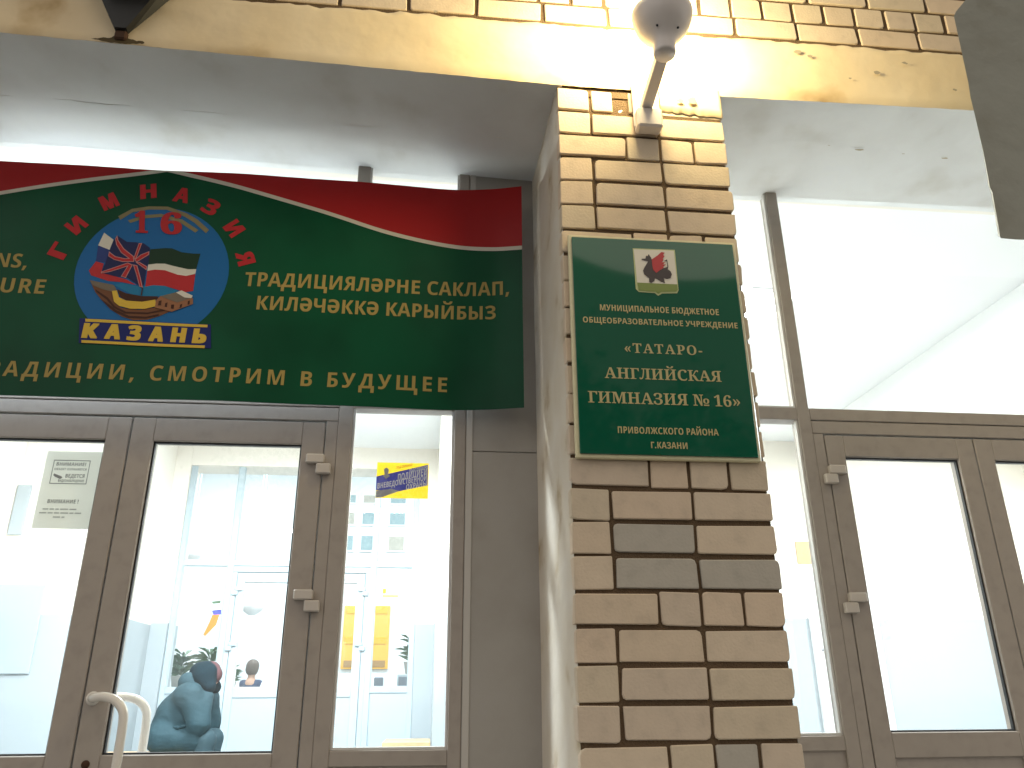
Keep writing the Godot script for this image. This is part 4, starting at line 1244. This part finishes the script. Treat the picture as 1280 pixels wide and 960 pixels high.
func build_indoors() -> void:
	var fy := 0.72
	# bench and the person sitting on it
	var b := thing("wooden_bench", Vector3(-2.45, fy, -4.42), "low wooden bench under the person in the hooded parka", "bench")
	part("seat", Vector3(-2.95, 1.225, -4.60), Vector3(-2.15, 1.262, -4.22), M.bench, b, 0.005)
	for x in [-2.88, -2.22]:
		for z in [-4.57, -4.28]:
			part("leg", Vector3(x - 0.02, fy, z - 0.02), Vector3(x + 0.02, 1.225, z + 0.02), M.steel, b, 0.002)
	var bb := thing("wooden_bench", Vector3(-0.56, fy, -4.42), "pale wooden bench by the wall seen low in the sidelight", "bench")
	part("seat", Vector3(-0.74, 1.27, -5.0), Vector3(-0.37, 1.315, -4.40), M.bench, bb, 0.005)
	for x in [-0.70, -0.41]:
		for z in [-4.95, -4.45]:
			part("leg", Vector3(x - 0.02, fy, z - 0.02), Vector3(x + 0.02, 1.27, z + 0.02), M.steel, bb, 0.002)
	var o := Vector3(-2.49, 1.262, -4.42)
	var p := thing("person", Vector3(-2.3, fy, -4.42), "person hunched on a bench in a teal hooded parka", "person")
	var V := func(x: float, y: float, z: float) -> Vector3: return o + Vector3(x, y, z)
	# body: head, neck, trunk, arms with hands, legs
	var bones := [
		[V.call(0.15, 0.12, 0.0), 0.12, V.call(0.26, 0.36, 0.0), 0.11], [V.call(0.26, 0.36, 0.0), 0.11, V.call(0.36, 0.46, 0.0), 0.055],
		[V.call(0.385, 0.515, -0.01), 0.070, V.call(0.415, 0.53, -0.01), 0.066]]
	for sd in [-1.0, 1.0]:
		bones.append_array([[V.call(0.30, 0.38, 0.15 * sd), 0.055, V.call(0.38, 0.18, 0.17 * sd), 0.045], [V.call(0.38, 0.18, 0.17 * sd), 0.045, V.call(0.41, 0.36, 0.09 * sd), 0.03],
			[V.call(0.16, 0.075, 0.09 * sd), 0.07, V.call(0.455, 0.075, 0.115 * sd), 0.046], [V.call(0.455, 0.075, 0.115 * sd), 0.046, V.call(0.44, -0.42, 0.11 * sd), 0.038],
			[V.call(0.44, -0.49, 0.11 * sd), 0.036, V.call(0.58, -0.505, 0.12 * sd), 0.030], [V.call(0.44, -0.42, 0.11 * sd), 0.038, V.call(0.44, -0.49, 0.11 * sd), 0.036]])
	put("body", body_mesh(bones, 0.03, 0.012), M.skin, p)
	# parka: bulky trunk, sleeves, skirt over the hips
	var coat := [
		[V.call(0.155, 0.125, 0.0), 0.150, V.call(0.205, 0.25, 0.0), 0.152], [V.call(0.205, 0.25, 0.0), 0.152, V.call(0.285, 0.395, 0.0), 0.128],
		[V.call(0.27, 0.385, -0.12), 0.092, V.call(0.275, 0.385, 0.12), 0.092], [V.call(0.13, 0.105, -0.09), 0.108, V.call(0.13, 0.105, 0.10), 0.108], [V.call(0.16, 0.10, -0.09), 0.102, V.call(0.38, 0.085, -0.11), 0.084], [V.call(0.16, 0.10, 0.10), 0.102, V.call(0.38, 0.085, 0.115), 0.086]]
	for sd in [-1.0, 1.0]:
		coat.append_array([[V.call(0.315, 0.395, 0.15 * sd), 0.090, V.call(0.405, 0.20, 0.165 * sd), 0.076], [V.call(0.405, 0.20, 0.165 * sd), 0.074, V.call(0.42, 0.38, 0.09 * sd), 0.050]])
	var cm := put("parka", body_mesh(coat, 0.038, 0.008, 0.004), M.parka, p)
	# raised creases of the padded cloth at elbow and waist
	for c in [[0.20, 0.175, 0.33, 0.190], [0.17, 0.13, 0.33, 0.150]]:
		put("fold", body_mesh([[V.call(c[0], c[1], 0.150), 0.010, V.call((c[0] + c[2]) * 0.5, (c[1] + c[3]) * 0.5 - 0.008, 0.175), 0.014], [V.call((c[0] + c[2]) * 0.5, (c[1] + c[3]) * 0.5 - 0.008, 0.165), 0.014, V.call(c[2], c[3], 0.165), 0.008]], 0.012, 0.006), M.parka, cm)
	put("collar", body_mesh([[V.call(0.245, 0.49, -0.05), 0.060, V.call(0.26, 0.495, 0.07), 0.066], [V.call(0.26, 0.47, 0.07), 0.06, V.call(0.34, 0.455, 0.085), 0.045], [V.call(0.26, 0.47, -0.06), 0.055, V.call(0.34, 0.46, -0.08), 0.045]], 0.03, 0.010), M.parka, p)
	put("hood", body_mesh([[V.call(0.335, 0.548, -0.03), 0.098, V.call(0.375, 0.545, 0.02), 0.098], [V.call(0.36, 0.52, 0.06), 0.070, V.call(0.425, 0.455, 0.08), 0.052], [V.call(0.36, 0.52, -0.06), 0.070, V.call(0.425, 0.455, -0.08), 0.052]], 0.04, 0.009, 0.003), M.hood, p)
	put("knitted_hat", body_mesh([[V.call(0.405, 0.568, 0.0), 0.076, V.call(0.425, 0.545, 0.0), 0.070]], 0.02, 0.010), M.hat, p)
	var legs := []
	for sd in [-1.0, 1.0]:
		legs.append_array([[V.call(0.18, 0.09, 0.09 * sd), 0.088, V.call(0.455, 0.085, 0.115 * sd), 0.075], [V.call(0.455, 0.085, 0.115 * sd), 0.075, V.call(0.435, -0.40, 0.115 * sd), 0.058]])
	put("trousers", body_mesh(legs, 0.02, 0.014), M.trousers, p)
	for sd in [-1.0, 1.0]:
		put("boot", body_mesh([[V.call(0.435, -0.36, 0.115 * sd), 0.052, V.call(0.44, -0.485, 0.115 * sd), 0.05], [V.call(0.43, -0.495, 0.115 * sd), 0.047, V.call(0.59, -0.505, 0.125 * sd), 0.037]], 0.02, 0.012), M.gasket, p)
	# worker further back
	var q := thing("person", Vector3(-2.77, fy, -9.45), "person in a dark vest and white shirt behind the inner door", "person")
	var o2 := Vector3(-2.77, fy, -9.45)
	var W := func(x: float, y: float, z: float) -> Vector3: return o2 + Vector3(x, y, z)
	var b2 := [[W.call(0, 1.30, 0), 0.075, W.call(0.005, 1.345, 0.01), 0.078], [W.call(0, 1.14, 0), 0.05, W.call(0, 1.25, 0), 0.045], [W.call(0, 0.62, 0), 0.12, W.call(0, 1.08, 0), 0.11]]
	for sd in [-1.0, 1.0]:
		b2.append_array([[W.call(0.13 * sd, 1.10, 0), 0.05, W.call(0.19 * sd, 0.86, 0.03), 0.042], [W.call(0.19 * sd, 0.86, 0.03), 0.04, W.call(0.14 * sd, 0.76, 0.2), 0.032], [W.call(0.09 * sd, 0.62, 0), 0.085, W.call(0.10 * sd, 0.45, 0.35), 0.065], [W.call(0.10 * sd, 0.45, 0.35), 0.06, W.call(0.10 * sd, 0.05, 0.36), 0.04]])
	put("body", body_mesh(b2, 0.03, 0.018), M.skin, q)
	put("hair", body_mesh([[W.call(0, 1.305, 0.004), 0.086, W.call(0.005, 1.350, 0.008), 0.087]], 0.02, 0.014), M.hair, q)
	put("vest", body_mesh([[W.call(0, 0.66, 0), 0.14, W.call(0, 1.02, 0), 0.135], [W.call(-0.09, 1.10, 0), 0.075, W.call(0.10, 1.10, 0), 0.075]], 0.04, 0.016), M.vest, q)
	var sl := []
	for sd in [-1.0, 1.0]:
		sl.append_array([[W.call(0.14 * sd, 1.09, 0), 0.062, W.call(0.20 * sd, 0.86, 0.03), 0.055], [W.call(0.20 * sd, 0.86, 0.03), 0.053, W.call(0.145 * sd, 0.77, 0.18), 0.04]])
	put("shirt", body_mesh(sl, 0.03, 0.014), M.shirt, q)
	var tr := []
	for sd in [-1.0, 1.0]:
		tr.append_array([[W.call(0.09 * sd, 0.60, 0), 0.10, W.call(0.10 * sd, 0.46, 0.35), 0.075], [W.call(0.10 * sd, 0.46, 0.35), 0.072, W.call(0.10 * sd, 0.04, 0.36), 0.05]])
	put("trousers", body_mesh(tr, 0.03, 0.018), M.gasket, q)
	var st := thing("stool", Vector3(-2.77, fy, -9.50), "grey stool under the person in the dark vest", "stool")
	part("seat", Vector3(-2.97, 1.19, -9.70), Vector3(-2.57, 1.225, -9.32), M.grey_mid, st, 0.01)
	for x in [-2.94, -2.60]:
		for z in [-9.67, -9.35]:
			part("leg", Vector3(x - 0.015, fy, z - 0.015), Vector3(x + 0.015, 1.19, z + 0.015), M.steel, st, 0.002)
	# reception counter with plants
	var c := thing("reception_counter", Vector3(-2.7, fy, -8.2), "long white counter carrying potted plants in the lobby", "counter")
	part("worktop", Vector3(-3.9, 1.70, -8.5), Vector3(-1.75, 1.74, -7.9), M.white_frame, c, 0.006)
	part("front_panel", Vector3(-3.85, fy, -8.02), Vector3(-1.80, 1.70, -7.98), M.white_frame, c, 0.004)
	part("end_panel", Vector3(-3.85, fy, -8.45), Vector3(-3.81, 1.70, -8.02), M.white_frame, c, 0.004)
	part("end_panel", Vector3(-1.84, fy, -8.45), Vector3(-1.80, 1.70, -8.02), M.white_frame, c, 0.004)
	plant(Vector3(-3.35, 1.74, -8.2), 0.42, 1, "dark leafy plant in a pot at the counter end nearest the screen wall")
	plant(Vector3(-3.02, 1.74, -8.15), 0.48, 2, "bushy plant in a pot just behind the hunched person's head")
	plant(Vector3(-2.76, 1.74, -8.2), 0.4, 3, "low plant in a pot on the counter beside the dark vest", 0.6)
	# white pendant lamps over the counter, unlit
	for q_ in [[-3.55, 3.42, -8.6, "first"], [-2.72, 3.35, -8.6, "second"], [-2.62, 2.72, -8.3, "lowest"]]:
		var pl := thing("pendant_lamp", Vector3(q_[0], q_[1], q_[2]), "%s white pendant lamp hanging over the lobby counter" % q_[3], "pendant lamp", "pendant lamps over the counter")
		var sh := put("shade", lathe([Vector2(0.02, 0.16), Vector2(0.06, 0.12), Vector2(0.13, 0.03), Vector2(0.15, 0.0), Vector2(0.12, -0.04), Vector2(0.05, -0.09), Vector2(0.0, -0.10)], 24), M.shirt, pl)
		sh.position = Vector3.ZERO
		put("cable", tube([Vector3(q_[0], q_[1] + 0.15, q_[2]), Vector3(q_[0], 5.2, q_[2])], 0.004, 6), M.white_frame, pl)
	# yellow board, rack with photos, chairs, tall plant
	var y := thing("information_board", Vector3(-1.25, 2.05, -10.16), "orange yellow information board on the lobby wall", "board")
	part("board", Vector3(-1.66, 2.05, -10.199), Vector3(-0.98, 2.95, -10.16), M.cabinet_yellow, y, 0.006)
	part("header", Vector3(-1.62, 2.83, -10.1598), Vector3(-1.02, 2.92, -10.15), M.poster_yellow, y, 0.002)
	part("strip", Vector3(-1.62, 2.40, -10.1598), Vector3(-1.02, 2.50, -10.15), M.poster_yellow, y, 0.002)
	part("footer", Vector3(-1.62, 2.08, -10.1598), Vector3(-1.02, 2.17, -10.15), M.cabinet_brown, y, 0.002)
	var nb := thing("notice_sheet", Vector3(-0.86, 2.62, -5.64), "white and yellow notice stuck on the inner sidelight glass", "notice")
	part("sheet", Vector3(-0.862, 2.545, -5.6315), Vector3(-0.71, 2.625, -5.6305), M.shirt, nb, 0.0)
	part("stripe", Vector3(-0.862, 2.545, -5.6300), Vector3(-0.71, 2.56, -5.6290), M.poster_yellow, nb, 0.0)
	part("stripe", Vector3(-0.862, 2.575, -5.6300), Vector3(-0.83, 2.62, -5.6290), M.poster_yellow, nb, 0.0)
	var rows := [[4.47, 4.36], [4.22, 4.04], [3.865, 3.66]]
	var cols := [[-1.72, -1.53], [-1.41, -1.22], [-1.01, -0.79]]
	for i in 3:
		for j in 3:
			var f := thing("framed_photo", Vector3(cols[j][0], rows[i][1], -9.9), "framed picture in the %s row of the lobby wall display, %s column" % [["top", "middle", "bottom"][i], ["first", "second", "third"][j]], "picture", "framed pictures on the lobby wall")
			var u0: float = cols[j][0] * 1.055 + 0.01
			var u1: float = cols[j][1] * 1.055 + 0.01
			var v0: float = (rows[i][1] - 1.6) * 1.058 + 1.6
			var v1: float = (rows[i][0] - 1.6) * 1.058 + 1.6
			part("frame", Vector3(u0 - 0.03, v0 - 0.03, -10.199), Vector3(u1 + 0.03, v1 + 0.03, -10.175), M.shirt, f, 0.004)
			part("print", Vector3(u0, v0, -10.1748), Vector3(u1, v1, -10.170), M.photo_b if (i + j) % 3 == 1 else M.photo_a, f, 0.0)
	for x in [-1.62, -1.02]:
		var ch := thing("lobby_chair", Vector3(x, fy, -8.9), ["grey chair before the yellow board, on the worker's side", "grey chair before the yellow board, on the filing cabinet's side"][0 if x < -1.3 else 1], "chair", "grey chairs in the lobby")
		part("seat", Vector3(x - 0.2, 1.16, -9.1), Vector3(x + 0.2, 1.20, -8.7), M.grey_dark, ch, 0.01)
		part("backrest", Vector3(x - 0.06, 1.55, -8.72), Vector3(x + 0.06, 1.90, -8.69), M.grey_dark, ch, 0.01)
		part("post", Vector3(x - 0.03, 1.2, -8.715), Vector3(x + 0.03, 1.55, -8.70), M.steel, ch, 0.002)
		for dx in [-0.17, 0.17]:
			for dz in [-0.17, 0.17]:
				part("leg", Vector3(x + dx - 0.012, fy, -8.9 + dz - 0.012), Vector3(x + dx + 0.012, 1.16, -8.9 + dz + 0.012), M.steel, ch, 0.002)
	var cb := thing("grey_cabinet", Vector3(-0.55, fy, -9.4), "grey filing cabinet with a plant on top beyond the sidelight", "cabinet")
	part("carcass", Vector3(-0.80, fy, -9.7), Vector3(-0.38, 1.95, -9.2), M.grey_mid, cb, 0.008)
	part("drawer", Vector3(-0.78, 1.55, -9.1995), Vector3(-0.40, 1.92, -9.185), M.grey_dark, cb, 0.004)
	part("drawer", Vector3(-0.78, 1.15, -9.1995), Vector3(-0.40, 1.52, -9.185), M.grey_dark, cb, 0.004)
	plant(Vector3(-0.62, 1.95, -9.45), 0.5, 4, "green plant on the grey filing cabinet")
	# coloured paper figure on the inner sidelight
	var fg := thing("paper_figure", Vector3(-2.43, 2.19, -5.62), "white, blue and orange red paper cut-out stuck on the inner screen", "decoration")
	for r in [[M.poster_white, [-2.45, 2.49, -2.36, 2.49, -2.36, 2.41, -2.46, 2.41]], [M.poster_blue, [-2.44, 2.41, -2.355, 2.42, -2.35, 2.375, -2.42, 2.37]], [M.poster_orange, [-2.43, 2.37, -2.365, 2.375, -2.385, 2.28, -2.47, 2.18, -2.49, 2.19, -2.45, 2.30]], [M.leaf, [-2.45, 2.49, -2.37, 2.50, -2.37, 2.475, -2.44, 2.47]]]:
		put("patch", print_shape(pts2(r[1]), -5.629 + (0.001 if r[0] == M.leaf else 0.0), flat), r[0], fg)
	# boards on the vestibule walls
	var g1 := thing("wall_board", Vector3(-3.6, 1.83, -4.59), "grey information board low on the vestibule wall behind the notice", "board")
	part("board", Vector3(-3.88, 1.82, -4.600), Vector3(-3.50, 2.50, -4.58), M.grey_mid, g1, 0.004)
	var g2 := thing("wall_board", Vector3(-3.8, 2.88, -4.59), "pale blue board high on the vestibule wall", "board")
	part("board", Vector3(-3.89, 2.90, -4.600), Vector3(-3.78, 3.32, -4.58), M.wall_dado, g2, 0.004)
	var g3 := thing("notice_sheet", Vector3(3.13, 2.8, -4.99), "small tan notice on the wall of the vestibule without a banner", "notice")
	part("sheet", Vector3(3.06, 2.80, -4.999), Vector3(3.20, 3.01, -4.990), M.bench, g3, 0.0)
	# white side door on the back wall of the other vestibule
	var sd_ := thing("white_door", Vector3(3.35, fy, -4.97), "white inner door seen through the narrow sidelight beside the pillar", "door")
	part("leaf", Vector3(3.09, fy, -4.999), Vector3(3.75, 2.75, -4.95), M.shirt, sd_, 0.006)
	put("handle", tube([Vector3(3.16, 2.02, -4.95), Vector3(3.16, 2.02, -4.90), Vector3(3.27, 2.02, -4.90)], 0.012, 10), M.steel, sd_)
